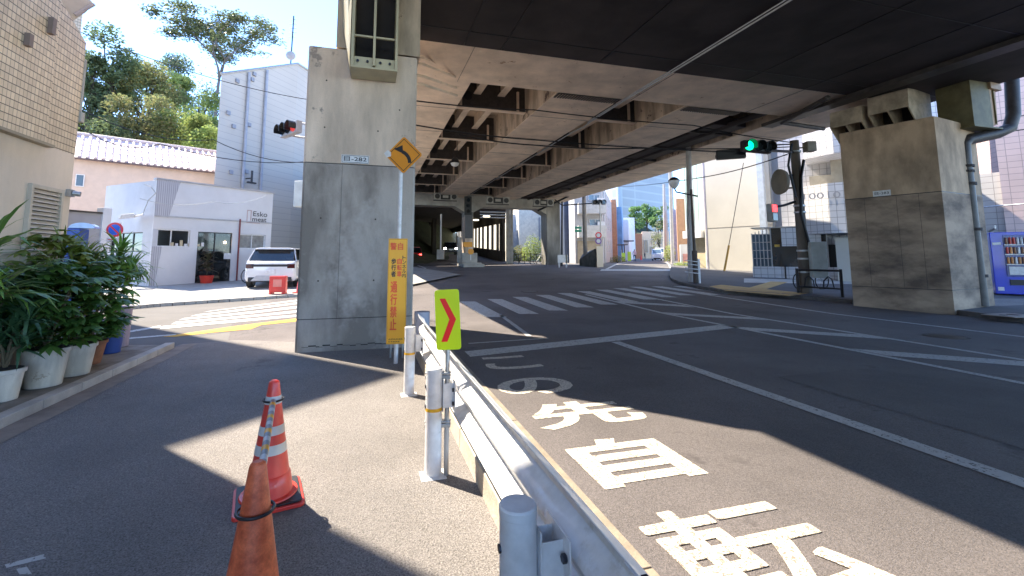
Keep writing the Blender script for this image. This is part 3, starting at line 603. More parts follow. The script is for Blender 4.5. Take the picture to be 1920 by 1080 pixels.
# chevron sign
a = RF(3.20, PV+.088); cs = thing('chevron_sign', 'yellow-green sign with a red chevron on a thin pole by the guard rail', 'road sign', a)
mb = MB(frame(a, 0)); mb.lathe([(.017, 0), (.017, 1.16)], n=16); build('pole', mb, galv, cs, smooth=35)
mb = MB(frame(a, 0)); 
for z in (.33, .65): mb.box(-.15, .025, -.022, .022, z-.012, z+.012); mb.box(-.15, .025, -.026, .026, z+.02, z+.032)
build('clamp', mb, galv, cs, bevel=.003)
def rrect(w_, h_, r, n=5):
    out = []
    for cx, cz, a0 in ((w_/2-r, h_/2-r, 0), (-w_/2+r, h_/2-r, 90), (-w_/2+r, -h_/2+r, 180), (w_/2-r, -h_/2+r, 270)):
        out += [(cx+r*math.cos(R(a0+90*k/n)), cz+r*math.sin(R(a0+90*k/n))) for k in range(n+1)]
    return out
def plate(mb, outline, y0, y1, mi=0):   # x-z outline extruded in y
    n = len(outline); mb.add([(x, y0, z) for x, z in outline]+[(x, y1, z) for x, z in outline], [tuple(range(n)), tuple(range(n, 2*n))[::-1]]+[(i, i+n, (i+1) % n+n, (i+1) % n) for i in range(n)], mi); return mb
S = frame((a.x+.002, a.y, 1.04), R(2)) @ Matrix.Rotation(R(-3), 4, 'Y')
mb = MB(S); plate(mb, rrect(.172, .41, .02), -.024, -.018); build('board', mb, M('sign_lime', (.60, .74, .0), .35, var=.02), cs, fix=True)
mb = MB(S); plate(mb, [(-.052, .145), (-.012, .145), (.058, .0), (-.008, -.150), (-.050, -.150), (.012, .0)], -.0262, -.0242); build('chevron', mb, M('sign_red', (.85, .01, .01), .35, var=.02), cs, fix=True)
# tunnel warning board and diamond sign on a pole in front of the pier
a = G(742, 682); Zs = a.y
ws = thing('warning_sign', 'tall orange board with Japanese writing and a diamond arrow sign on one pole', 'road sign', a)
mb = MB(); tp = W(757, 312, Zs); mb.tube([a, Vector((a.x+.01, a.y, tp.z+.2))], .03, 14); build('pole', mb, white_pt, ws, smooth=35)
mb = MB(); b2 = G(732, 672); mb.tube([b2, b2+Vector((0, 0, .5))], .018, 8); mb.tube([b2+Vector((.17, .02, 0)), b2+Vector((.17, .02, .5))], .02, 8); build('stay', mb, galv, ws)
sy = M('sign_orange', (.86, .42, .01), .4, var=.03); sr = M('sign_text_red', (.78, .10, .02), .5); 
c = W(745.5, 544.5, Zs-.05); S = frame((c.x, c.y-.035, c.z), R(-9)); hh = 192/855*Zs/2*1.0
mb = MB(S); plate(mb, rrect(.262, hh*2, .01), -.01, 0, 0); build('board', mb, sy, ws, fix=True)
mb = MB(S); h0 = hh
addtext(mb, '警', -.105, h0-.16, .085, .10, -.0125, .02, 0); addtext(mb, '自', .0, h0-.16, .07, .10, -.0125, .02, 0)
def col(s, x, z, cw, ch, mi, bo=.01):
    for ch_ in s: addtext(mb, ch_, x, z-ch, cw, ch*.88, -.0125, bo, mi); z -= ch
col('トンネル内', .065, h0-.235, .05, .062, 1); col('自転車', -.005, h0-.27, .062, .088, 0, .03); col('歩行者', -.085, h0-.27, .062, .088, 1, .03); col('通行禁止', -.085, h0-.58, .085, .17, 0, .035)
addtext(mb, '首都高速道路', -.10, -h0+.055, .19, .022, -.0125, 0, 1); addtext(mb, '目黒警察署', -.10, -h0+.022, .15, .022, -.0125, 0, 1)
mb.box(-.122, .122, -.0118, -.011, h0-.012, h0-.009, 1); mb.box(-.122, .122, -.0118, -.011, -h0+.009, -h0+.012, 1); mb.box(-.122, -.120, -.0118, -.011, -h0+.012, h0-.012, 1); mb.box(.120, .122, -.0118, -.011, -h0+.012, h0-.012, 1)
build('lettering', mb, [sr, black], ws)
c = W(758.5, 292, Zs); S = frame((c.x, c.y-.045, c.z), R(4)); hd = 34.5/855*Zs
mb = MB(S); plate(mb, [(hd, .015), (.015, hd), (-.015, hd), (-hd, .015), (-hd, -.015), (-.015, -hd), (.015, -hd), (hd, -.015)][::-1], -.008, 0); build('diamond_board', mb, M('diamond_orange', (.72, .27, .01), .45, var=.05), ws, fix=True)
mb = MB(S)
k = hd*.92; k2 = k-.012
for i in range(4):
    ang = R(90*i); ca, sa = math.cos(ang), math.sin(ang)
    q = [(k, 0), (0, k), (0, k2), (k2, 0)]; q = [(x*ca-z*sa, x*sa+z*ca) for x, z in q]; plate(mb, q, -.0098, -.0085)
arc = []; inn = []
for i in range(9):
    an = R(0+68*i/8); r1, r2 = .205, .155; cx, cz = -.09, -.10
    arc.append((cx+r1*math.cos(an), cz+r1*math.sin(an)-.02)); inn.append((cx+r2*math.cos(an), cz+r2*math.sin(an)-.02))
for i in range(8): plate(mb, [arc[i], arc[i+1], inn[i+1], inn[i]], -.0098, -.0085)
plate(mb, [(-.02, .145), (-.01, .02), (-.15, .09)], -.0098, -.0085)
build('arrow', mb, black, ws, fix=True)
mb = MB(S); plate(mb, [(-hd-.03, .03), (-hd+.01, -.035), (-hd+.075, -.015), (-hd+.07, .045), (-hd+.02, .075)], -.0105, -.0099); build('torn_sticker', mb, white_pt, ws, fix=True)

# ---------------------------------------------------------------- cones and bar
orange_c = M('cone_orange_worn', (.62, .10, .035), .5, var=.25, scale=22, bump=.15, bscale=60, fine=.15, col2=(.75, .16, .06)); red_c = M('cone_red', (.72, .055, .04), .35, var=.08, scale=10, coat=.2); refl = M('cone_reflective_white', (.60, .60, .60), .4, var=.06, scale=12)
def make_cone(name, label, loc, ht, rb, rt, mat, bands, yaw, ringz, group):
    r = thing(name, label, 'traffic cone', loc, group, world=False); r.rotation_euler = (0, 0, yaw)
    rad = lambda z: rt+(rb-rt)*(1-z/ht)**1.06
    zs = [.035, .10, .15, .16]+[.16+(ht-.18)*i/10 for i in range(1, 11)]; pr = [(rad(z)*(1.06 if z < .155 else 1), z) for z in zs]+[(rt*.95, ht-.008), (rt*.6, ht)]
    mb = MB(); mb.lathe(pr, n=40); build('cone_body', mb, mat, r, smooth=30)
    for z0, z1 in bands: mb = MB(); mb.lathe([(rad(z0)+.0015, z0), (rad((z0+z1)/2)+.0015, (z0+z1)/2), (rad(z1)+.0015, z1)], n=40); build('reflective_band', mb, refl, r, smooth=30)
    mb = MB(); s = .19; pl = rrect(2*s, 2*s, .03); mb.prism(pl, 0, .022); build('base_rim', mb, mat, r, bevel=.004)
    mb = MB(); pl = rrect(2*s-.03, 2*s-.03, .03); mb.prism(pl, .0225, .034, 0); mb.lathe([(.165, .034), (.160, .045), (.12, .05)], n=32, mi=1); build('weight', mb, [black, mat], r, bevel=.003)
    mb = MB(); rr = rad(ringz)+.012; n = 28
    mb.tube([(rr*math.cos(2*math.pi*k/n), rr*math.sin(2*math.pi*k/n)-.004, ringz) for k in range(n+1)], .006, 6); build('bar_ring', mb, black, r, smooth=True)
    return rr
ZC = .7
n1 = W(484, 868, 1.0); d_ = ray(484, 868); kk = (ZC-EYE)/d_[2]; near = Vector((d_[0]*kk, d_[1]*kk, 0)); far = G(503, 938)
far.z = .007
make_cone('traffic_cone', 'faded plain orange cone in the foreground, cut by the bottom edge', Vector((near.x, near.y, .007)), ZC, .135, .028, orange_c, [], R(18), .53, 'traffic cones joined by a bar')
make_cone('traffic_cone', 'red cone with white reflective bands and black weighted base', Vector((far.x, far.y, .007)), ZC, .135, .030, red_c, [(.565, .61), (.39, .44), (.28, .335)], R(28), .585, 'traffic cones joined by a bar')
A = Vector((near.x, near.y, .56))+(far-near).normalized()*.05; A.z = .55; B = Vector((far.x, far.y, .592))-(far-near).normalized()*.055; B.z = .592
br = thing('cone_bar', 'striped yellow and grey bar hooked between the two cones', 'cone bar', Vector((A.x, A.y, .5)))
segs = 22; bm_ = [M('bar_grey', (.25, .27, .30), .4), M('bar_yellow', (.85, .42, .03), .4), M('bar_pale', (.55, .58, .6), .35)]
mb = MB()
for i in range(segs):
    p = A.lerp(B, i/segs); q = A.lerp(B, (i+1)/segs); mb.tube([p, q], .0172, 14, (1, 0, 2, 0)[i % 4], cap=(i in (0, segs-1)))
build('bar_tube', mb, bm_, br, smooth=True)
# ---------------------------------------------------------------- tiled building on the left
tile_m = brickm('tile_cream', (.78, .63, .44), (.62, .49, .34), (.34, .26, .18), .0625, .092, .0045, 0, .35, .5, .12, .8, hline=(.07, .05, .04))
plaster = M('plaster_grey_beige', (.62, .52, .42), .85, var=.14, scale=1.2, streak=.4, bump=.2, fine=.06)
TV = -4.1; _d = Vector(ray(127, 420)); UB = (_d*(TV/_d.dot(V_))).dot(U_)
tbd = thing('tiled_building', 'cream tiled building with a louvred vent behind the potted plants', 'building', RF(4, TV-1))
def onV(px, py, v=TV):
    d = Vector(ray(px, py)); k = v/(d.dot(V_)); p = d*k; return p.dot(U_), p.z+EYE
mb = MB(road()); mb.box(TV-3, TV, 5.95, UB, .07, 2.93); mb.box(TV-3, TV-.0, -8, 5.95, .07, 2.93); build('plaster_base', mb, plaster, tbd)
mb = MB(road()); mb.hexa([(TV-3, 7.1, 2.93), (TV, 7.1, 2.93), (TV, UB, 2.93), (TV-3, UB, 2.93)], [(TV-3, 7.1, 4.95), (TV, 7.1, 4.95), (TV, UB, 4.62), (TV-3, UB, 4.62)])
mb.box(TV-3, TV+.03, -8, 7.1, 2.935, 14); build('tiled_wall', mb, tile_m, tbd)
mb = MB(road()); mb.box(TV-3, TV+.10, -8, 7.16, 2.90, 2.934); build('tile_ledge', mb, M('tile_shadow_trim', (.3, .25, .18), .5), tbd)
# canopy corner and gutter poking out at the top
mb = MB(); q = [W(60, -40, 6.7), W(132, 42, 7.1), W(160, 24, 7.25), W(105, -60, 7.0)]; q2 = [p+Vector((.04, .02, .14)) for p in q]; q2[2] = W(176, 8, 7.3)
mb.hexa(q, q2); build('eave', mb, M('eave_pale', (.50, .46, .42), .6), tbd, fix=True)
mb = MB(); mb.tube([q2[1], q2[2]], .03, 8); mb.tube([q[0]+Vector((.05, 0, 0)), q[1]], .02, 8); build('eave_gutter', mb, M('gutter_lilac', (.4, .38, .42), .5), tbd, smooth=True)
for (px, py, hh) in ((92, 45, .22), (48, 72, .16)):
    u, z = onV(px, py, TV+.03); mb = MB(road()); mb.box(TV+.03, TV+.09, u-.03, u+.04, z-hh*.6, z+hh*.4); build('wall_vent', mb, M('vent_brown_'+str(px), (.22, .16, .13), .6), tbd, bevel=.004)
u, z = onV(150, 170); mb = MB(road()); mb.box(TV-.09, TV+.01, UB+.002, UB+.05, z-.3, z+.5); mb.box(TV-.12, TV+.03, UB+.002, UB+.09, z-.45, z-.3); build('corner_pipe_box', mb, conc_pale, tbd, bevel=.01)
# louvre
uL, zT = onV(52, 343); uR, _ = onV(114, 352); zB = 1.0
mb = MB(road()); mb.box(TV, TV+.05, uL, uL+.045, zB, zT); mb.box(TV, TV+.05, uR-.045, uR, zB, zT); mb.box(TV, TV+.05, uL+.045, uR-.045, zT-.05, zT); lv = build('louvre_frame', mb, M('louvre_cream', (.50, .44, .36), .5), tbd, bevel=.003)
mb = MB(road()); k = zB
while k < zT-.09:
    mb.hexa([(TV+.045, uL+.045, k), (TV+.045, uR-.045, k), (TV+.035, uR-.045, k-.004), (TV+.035, uL+.045, k-.004)], [(TV+.005, uL+.045, k+.048), (TV+.005, uR-.045, k+.048), (TV+.0, uR-.045, k+.044), (TV+.0, uL+.045, k+.044)]); k += .056
build('slats', mb, MATS['louvre_cream'], lv, fix=True)
mb = MB(road()); mb.box(TV+.001, TV+.003, uL+.045, uR-.045, zB, zT-.05); build('dark_gap', mb, black, lv)
u, z = onV(127, 362); mb = MB(road()); mb.box(TV, TV+.06, u-.05, u+.05, z-.05, z+.05); mb.tube([(TV+.06, u, z), (TV+.14, u+.02, z-.01)], .035, 12); build('wall_lamp', mb, galv, tbd, smooth=35)
# unseen tall block, added and sized so its shade falls over the walkway
Lf = 13.5; cx = RF(5.95+.742*Lf, .49-.673*Lf); e1 = (U_*-.68+V_*-.73).normalized(); e2 = (U_*.742+V_*-.673).normalized(); Hn = Lf*math.tan(R(SUN_EL))+.0
mb = MB(); q = [cx, cx+e1*9, cx+e1*9+e2*6, cx+e2*6]; mb.prism([(p.x, p.y) for p in q], 0, Hn); 
nb = thing('shade_block', 'unseen tall tiled block added behind the left tiled building to shade the walkway', 'building', cx)
build('wall', mb, tile_m, nb, fix=True)
d_ = (q[1]-q[0]).normalized()
for fl in range(5):
    for k in range(3):
        p = cx+e1*(1+k*2.7); mb = MB(); n_ = -e2; a1 = p+n_*.03; a2 = p+e1*1.6+n_*.03; b1 = p-n_*.05; b2 = p+e1*1.6-n_*.05
        mb.hexa([(v.x, v.y, 1.5+fl*3) for v in (a1, a2, b2, b1)], [(v.x, v.y, 2.8+fl*3) for v in (a1, a2, b2, b1)]); build('window', mb, glass_d, nb, fix=True)

# ---------------------------------------------------------------- potted plants
leaf_dark = leafm('leaf_dark_green', (.04, .11, .025), (.13, .26, .05), .35, .45); leaf_mid = leafm('leaf_mid_green', (.09, .22, .03), (.22, .38, .07), .4, .4); leaf_blue = leafm('leaf_blue_green', (.03, .09, .04), (.08, .17, .08), .25, .4); leaf_yel = leafm('leaf_yellow_green', (.18, .28, .04), (.38, .44, .10), .45, .45)
pot_w = M('pot_white_plastic', (.58, .53, .45), .5, var=.28, scale=5, streak=.25, fine=.05); pot_b = M('pot_terracotta', (.25, .10, .05), .8, var=.2, scale=8); pot_bl = M('pot_blue_plastic', (.02, .06, .26), .4)
speck(pot_w, (.25, .20, .14), .62, 7, .08)
soil = M('soil', (.03, .022, .016), .95, fine=.3)
def leaf(mb, p, yaw, tilt, ln, wd, droop, mi=0, n=4):
    vs = []; x, z = 0.0, 0.0; a = tilt
    side = Vector((math.cos(yaw+math.pi/2), math.sin(yaw+math.pi/2), 0)); fw = Vector((math.cos(yaw), math.sin(yaw), 0)); up = Vector((0, 0, 1))
    for i in range(n+1):
        k = i/n; ww = wd*(math.sin(math.pi*min(1, .12+k*.88))**.8)*.5
        c = p+fw*x+up*z; vs += [c-side*ww, c+side*ww+up*ww*.25]
        x += math.cos(a)*ln/n; z += math.sin(a)*ln/n; a -= droop/n
    mb.add(vs, [(2*i, 2*i+1, 2*i+3, 2*i+2) for i in range(n)], mi)
def palm_tuft(mb, c, n, ln, wd, mi=0, rng=random):
    for i in range(n): leaf(mb, c+Vector((rng.uniform(-.02, .02), rng.uniform(-.02, .02), rng.uniform(-.05, .05))), rng.uniform(0, 6.283), rng.uniform(.0, 1.4), ln*rng.uniform(.7, 1.1), wd, rng.uniform(.5, 2.0), mi, 4)
def fatsia(mb, c, rx, rz, n, ls, mi=0, rng=random):
    for i in range(n):
        th = rng.uniform(0, 6.283); ph = math.acos(rng.uniform(-.75, 1)); r = rng.uniform(.55, 1)**.5
        p = c+Vector((rx*r*math.sin(ph)*math.cos(th), rx*r*math.sin(ph)*math.sin(th), rz*r*math.cos(ph)))
        k = rng.randint(5, 7); yw = rng.uniform(0, 6.28); tl = rng.uniform(-.5, .3)
        for j in range(k): leaf(mb, p, yw+(j-(k-1)/2)*.62, tl, ls*rng.uniform(.8, 1.1)*(1-.1*abs(j-(k-1)/2)), ls*.30, .5, mi, 3)
def pot(r, u, v, rt, rb, h, m, z=.08, rim=True):
    mb = MB(road(u, v, z)); pr = [(rb, 0), (rt-.006, h-.045), (rt+.01, h-.04), (rt+.012, h)] if rim else [(rb, 0), (rt, h)]
    mb.lathe(pr, n=32)
    p = build('pot', mb, m, r, smooth=30); mb = MB(road(u, v, z)); mb.lathe([(rt*.93, h+.001), (rt*.6, h+.012)], n=20); build('soil', mb, soil, p); return p
def plant(name, label, cat, u, v, rt, rb, h, m, kind, mat, hgt, spread, n, ls, seed):
    p = RF(u, v, .08); r = thing(name, label, cat, p, 'potted plants along the tiled building'); pot(r, u, v, rt, rb, h, m)
    rg = random.Random(seed); st = MB(); lf = MB(); c0 = p+Vector((0, 0, h))
    if kind == 'fatsia':
        for k in range(6): th = rg.uniform(0, 6.28); e = c0+Vector((math.cos(th)*spread*.5, math.sin(th)*spread*.5, hgt*rg.uniform(.4, .8))); st.tube([c0, c0.lerp(e, .5)+Vector((0, 0, .05)), e], [.014, .011, .006], 6)
        fatsia(lf, c0+Vector((0, 0, hgt*.42)), spread*1.05, hgt*.56, int(n*1.15), ls, 0, rg)
    else:
        for k in range(5):
            th = rg.uniform(0, 6.28); e = c0+Vector((math.cos(th)*spread*rg.uniform(.1, .5), math.sin(th)*spread*rg.uniform(.1, .5), hgt*rg.uniform(.45, 1)*.8)); st.tube([c0, c0.lerp(e, .5)+Vector((0, 0, .06)), e], [.018, .014, .012], 6); palm_tuft(lf, e, n//5, ls, ls*.075, 0, rg)
    build('stem', st, M('stem_'+name+str(seed), (.10, .08, .045), .8), r); build('foliage', lf, mat, r); return r
plant('potted_plant', 'tall spiky dracaena in a white pot at the left edge', 'potted plant', 5.35, -3.62, .17, .13, .36, pot_w, 'palm', leaf_mid, 1.35, .45, 190, .62, 1)
plant('potted_plant', 'low drooping grassy plant in the leftmost white pot', 'potted plant', 5.74, -3.42, .15, .115, .30, pot_w, 'palm', leaf_blue, .55, .3, 120, .42, 2)
plant('potted_plant', 'dark broad-leaved shrub in the big white pot with a folded rim', 'potted plant', 6.26, -3.38, .20, .155, .40, pot_w, 'fatsia', leaf_dark, 1.0, .42, 150, .20, 3)
plant('potted_plant', 'glossy green shrub in the white pot nearest the terracotta pot', 'potted plant', 6.74, -3.36, .20, .155, .36, pot_w, 'fatsia', leaf_dark, 1.05, .42, 150, .20, 4)
plant('potted_plant', 'bushy plant in a brown terracotta pot half hidden by leaves', 'potted plant', 7.35, -3.50, .17, .12, .30, pot_b, 'fatsia', leaf_mid, 1.25, .40, 130, .19, 5)
plant('potted_plant', 'spreading palm-leaved plant in a tall blue pot at the end of the row', 'potted plant', 8.1, -3.62, .17, .13, .42, pot_bl, 'palm', leaf_mid, 1.25, .5, 230, .50, 6)
plant('potted_plant', 'fan-leaved palm rising in front of the louvred vent', 'potted plant', 7.2, -3.7, .16, .12, .35, pot_b, 'palm', leaf_yel, 1.75, .5, 170, .46, 7)
plant('potted_plant', 'leafy green shrub against the wall behind the white pots', 'potted plant', 6.9, -3.75, .16, .12, .35, pot_b, 'fatsia', leaf_yel, 1.45, .42, 130, .20, 8)
plant('potted_plant', 'dusty blue-green shrub against the wall at the left edge', 'potted plant', 5.9, -3.8, .16, .12, .35, pot_b, 'fatsia', leaf_blue, 1.05, .42, 110, .20, 9)
plant('potted_plant', 'light green feathery plant beside the blue pot', 'potted plant', 7.75, -3.85, .15, .12, .3, pot_w, 'palm', leaf_yel, 1.6, .45, 200, .40, 10)
# hanging planter ball of dark leaves at the row's end
a = W(237, 520, 7.3); hp = thing('hanging_plant', 'dark drooping strap-leaved plant overhanging the pavement end', 'plant', (a.x, a.y, .08)); mb = MB(); mb.lathe([(.10, 0), (.12, .62)], (a.x, a.y, .08), 16); build('stand', mb, M('stand_lilac', (.35, .30, .38), .6), hp)
mb = MB(); rg = random.Random(11)
for k in range(150): leaf(mb, a+Vector((rg.uniform(-.05, .05), rg.uniform(-.05, .05), .12)), rg.uniform(0, 6.28), rg.uniform(-.2, 1.0), rg.uniform(.3, .48), .03, rg.uniform(1.6, 2.8), 0, 5)
build('foliage', mb, leaf_dark, hp)

# ---------------------------------------------------------------- shop and its neighbours
def facade(A, B):      # frame on the line A-B: x from A to B, y into the building, z up from A
    d = (B-A); d.z = 0; ln = d.length; d.normalize(); yaw = math.atan2(-d.y, d.x); M_ = frame(A, yaw)
    n = Vector((-d.y, d.x, 0))
    def f(px, py):
        r = Vector(ray(px, py)); k = (Vector((A.x, A.y, 0)).dot(n))/(r.dot(n)); p = Vector((0, 0, EYE))+r*k
        return (p-A).dot(d), p.z-A.z
    return M_, ln, f
ribm = brickm('ribbed_siding', (.50, .50, .54), (.46, .46, .50), (.28, .28, .33), .075, 9, .012, 0, .5, .6, .04)
A = PZ(283, 18.8, .05); B = PZ(506, 23.0, .05); B.z = A.z
FM, fl, ff = facade(A, B)
shop = thing('shop', 'white single-storey shop with a slanted grey ribbed corner and dark windows', 'shop', A)
Hs = ff(283, 334)[1]
def rc(x0, y0, x1, y1): a = ff(x0, y1); b = ff(x1, y0); return (a[0], b[0], a[1], b[1])
w1 = rc(284, 432, 357, 462); dr_ = rc(365, 437, 436, 530); w2 = rc(447, 441, 498, 466); dr_ = (dr_[0], dr_[1], .03, dr_[3])
mb = MB(FM); mb.wall(fl, Hs, [w1, dr_, w2], .2); mb.box(0, fl, .2, 5, Hs-.12, Hs-.02); mb.box(0, fl, 4.8, 5, 0, Hs-.12); mb.box(fl-.2, fl, .2, 4.8, 0, Hs-.12); build('white_wall', mb, white_wall, shop)
x_ = lambda px, py: ff(px, py)[0]
mb = MB(FM); cA = [(0, Hs), (x_(338, 345), Hs), (x_(316, 405), ff(316, 408)[1]), (0, ff(283, 404)[1])]
plate(mb, cA, -.03, -.002); build('ribbed_panel', mb, ribm, shop, fix=True); mb = MB(FM); cB = [(w1[0], w1[2]-.0), (x_(297, 470), w1[2]), (x_(279, 536)+.15, 0), (0, 0), (0, w1[2])]
plate(mb, [(0, w1[2]), (x_(303, 463), w1[2]), (x_(283, 536)+.1, 0), (0, 0)], -.03, -.002); build('ribbed_panel', mb, ribm, shop, fix=True)
mb = MB(FM); zf = ff(283, 404)[1]; mb.box(0, fl, -.04, .0, zf-.03, zf+.03); mb.box(-.05, fl+.05, -.06, .26, Hs-.02, Hs+.05); build('fascia_trim', mb, M('trim_grey', (.40, .40, .42), .5), shop)
def window(par, FM, q, name='window', nm=1, fr=white_pt, gl=glass_d, dep=.1, bar=.04, nh=0):
    x0, x1, z0, z1 = q; mb = MB(FM); mb.box(x0, x1, dep-.03, dep+.03, z0, z0+bar); mb.box(x0, x1, dep-.03, dep+.03, z1-bar, z1)
    for k in range(nm+1): x = x0+(x1-x0-bar)*k/nm; mb.box(x, x+bar, dep-.03, dep+.03, z0+bar, z1-bar)
    f = build(name, mb, fr, par); mb = MB(FM); mb.box(x0+bar*.5, x1-bar*.5, dep, dep+.01, z0+bar*.5, z1-bar*.5); build('pane', mb, gl, f); return f
f1 = window(shop, FM, w1, nm=2, fr=white_pt); d1 = window(shop, FM, dr_, 'door', 2, dark_metal, M('shop_glass', (.03, .035, .035), .05, var=.6, scale=2.2, col2=(.12, .12, .11), lo=.5, hi=.62), .08); window(shop, FM, w2, nm=2, fr=white_pt, gl=M('pale_glass', (.25, .25, .24), .1, var=.3))
mb = MB(FM); mb.cbox(((dr_[0]+dr_[1])/2+.6, .03, dr_[2]+1.25), (.35, .01, .28)); build('notice', mb, white_pt, d1)
mb = MB(FM); mb.lathe([(.05, 0), (.05, .1)], ((dr_[0]+dr_[1])/2+.45, .06, dr_[3]-.5), 10); build('lamp', mb, M('warm_bulb', (1, .7, .35), .5, var=0, emis=2.5), d1)
mb = MB(FM)
for k, hh in enumerate((.3, .22, .5, .2, .25, .3, .2, .35)): mb.box(w1[0]+.7+k*.17, w1[0]+.8+k*.17, .02, .07, w1[2]+.04, w1[2]+.04+hh*.5, k % 2)
build('sill_items', mb, [M('sill_cream', (.5, .42, .28), .6), white_wall], f1)
p0 = ff(462, 418); sx0 = p0[0]; sx1 = ff(501, 400)[0]; sz0 = ff(480, 419)[1]; sz1 = ff(480, 395)[1]; sw = sx1-sx0; sh = sz1-sz0
mb = MB(FM); e = .03
mb.box(sx0, sx0+e, -.02, -.002, sz0, sz1, 1); mb.box(sx0+e, sx0+sw*.22, -.02, -.002, sz1-e, sz1, 1); mb.box(sx0+e, sx0+sw*.65, -.02, -.002, sz0, sz0+e, 1); mb.box(sx0+sw*.18, sx0+sw*.18+e, -.02, -.002, sz0+sh*.2, sz1-e, 1)
addtext(mb, 'Esko', sx0+sw*.30, sz0+sh*.56, sw*.7, sh*.38, -.012, .01); addtext(mb, 'meat', sx0+sw*.27, sz0+sh*.16, sw*.7, sh*.27, -.012, .02)
build('shop_sign', mb, [M('sign_ink', (.05, .05, .06), .6), M('sign_pink_line', (.5, .36, .36), .6)], shop)
mb = MB(FM); xx = x_(446, 470); mb.tube([(xx, -.05, .02), (xx, -.05, zf+.1)], .035, 8); build('downpipe', mb, M('pipe_red_brown', (.20, .03, .03), .5), shop)
# left wing running away to the left
A2 = PZ(187, 20.4, .05); A2.z = A.z; WM, wl, wf = facade(A2, A); Hw = Hs-.05
def rw(x0, y0, x1, y1): a = wf(x0, y1); b = wf(x1, y0); return (a[0], b[0], a[1], b[1])
ww = rw(204, 435, 268, 473); mb = MB(WM); mb.wall(wl, Hw, [ww], .2); mb.box(0, .2, .2, 4, 0, Hw); build('wing_wall', mb, M('wing_pale', (.55, .56, .6), .7, var=.04), shop); window(shop, WM, ww, nm=3, fr=dark_metal)
a = W(252, 408, 18.9); mb = MB(frame(a, R(60))); mb.hexa([(-.25, -.5, -.06), (.25, -.5, -.12), (.25, .0, -.02), (-.25, .0, .02)], [(-.22, -.4, .1), (.22, -.4, .1), (.22, .02, .16), (-.22, .02, .16)]); mb.tube([(0, 0, .05), (.5, .35, .1)], .04, 8); build('floodlight', mb, white_pt, shop, bevel=.02)
mb = MB(); mb.tube([W(270, 345, 18.75), W(283, 350, 18.7), W(292, 362, 18.7), W(278, 375, 18.72), W(268, 400, 18.8)], .02, 6); build('cable', mb, galv, shop)
# potted plant at the shop door
a = FM @ Vector((x_(380, 528), -.35, 0)); r = thing('potted_plant', 'tall reddish plant in a red pot beside the shop door', 'potted plant', a); mb = MB(); mb.lathe([(.20, 0), (.28, .38), (.29, .42)], a, 18); build('pot', mb, M('pot_red', (.6, .05, .03), .4), r, smooth=30)
mb = MB(); rg = random.Random(5); mb.tube([a, a+Vector((0, 0, 1.3))], .02, 6, 1)
for k in range(70): leaf(mb, a+Vector((rg.uniform(-.05, .05), 0, rg.uniform(.6, 1.35))), rg.uniform(0, 6.28), rg.uniform(-.1, 1.2), rg.uniform(.25, .5), .12, .9, 0, 3)
build('foliage', mb, leafm('leaf_pinkish', (.22, .14, .10), (.12, .16, .08)), r)
# concrete wall with a post, left of the shop
A3 = PZ(100, 13.2); B3 = PZ(200, 14.5); B3.z = A3.z; CM, cl, cf = facade(A3, B3); hw = cf(190, 395)[1]
r = thing('concrete_wall', 'grey concrete wall ending in a pale post behind the plants', 'wall', A3); mb = MB(CM); mb.box(-3, cl-.25, 0, .2, 0, hw-.1); build('wall_panel', mb, M('wall_panel_grey', (.36, .35, .36), .8, var=.08, scale=1.5), r)
mb = MB(CM); mb.box(cl-.25, cl, -.06, .26, 0, hw+.1); build('end_post', mb, white_wall, r, bevel=.01); mb = MB(CM); mb.box(-3, cl-.25, -.05, .25, hw-.1, hw-.05); build('coping', mb, conc_dark, r)
# blue booth with pale visor
a = PZ(141, 11.6); r = thing('blue_booth', 'dark blue cabinet with a pale blue curved visor behind the plants', 'cabinet', a); mb = MB(frame(a, R(-25))); hb = W(141, 429, 11.6).z-a.z; mb.box(-.2, .14, -.3, .3, 0, hb); build('cabinet', mb, M('booth_blue', (.02, .07, .32), .4), r, bevel=.02)
mb = MB(frame(W(156, 428, 11.5), R(-25))); q = [(.26*math.cos(R(k)), .14*math.sin(R(k))) for k in range(0, 181, 20)]; plate(mb, q, -.1, .3); build('visor', mb, M('visor_pale_blue', (.35, .5, .75), .2), r, fix=True)
# no-parking sign
a = PZ(219, 12.3); r = thing('no_parking_sign', 'round blue and red no-parking sign with a small plate on a white pole', 'road sign', a)
c = W(218, 431, 12.3); S = frame((c.x, c.y-.04, c.z), R(-12)); mb = MB(); mb.tube([a, Vector((a.x, a.y, c.z+.2))], .035, 10); build('pole', mb, white_pt, r)
def disc(mb, rad, y0, y1, mi=0, n=28): plate(mb, [(rad*math.cos(2*math.pi*k/n), rad*math.sin(2*math.pi*k/n)) for k in range(n)], y0, y1, mi)
mb = MB(S); disc(mb, .2, -.02, 0, 0); disc(mb, .145, -.025, -.02, 1); plate(mb, [(-.12, .09), (-.09, .12), (.12, -.09), (.09, -.12)], -.028, -.025, 0); build('disc', mb, [M('sign_red2', (.75, .03, .04), .4), M('sign_blue', (.02, .12, .6), .4)], r, fix=True)
mb = MB(frame(W(210, 449, 12.25), R(-12))); mb.box(-.12, .12, -.02, 0, -.04, .04); mb.box(-.09, .09, -.024, -.02, -.01, .01, 1); build('small_plate', mb, [white_pt, MATS['sign_red2']], r)
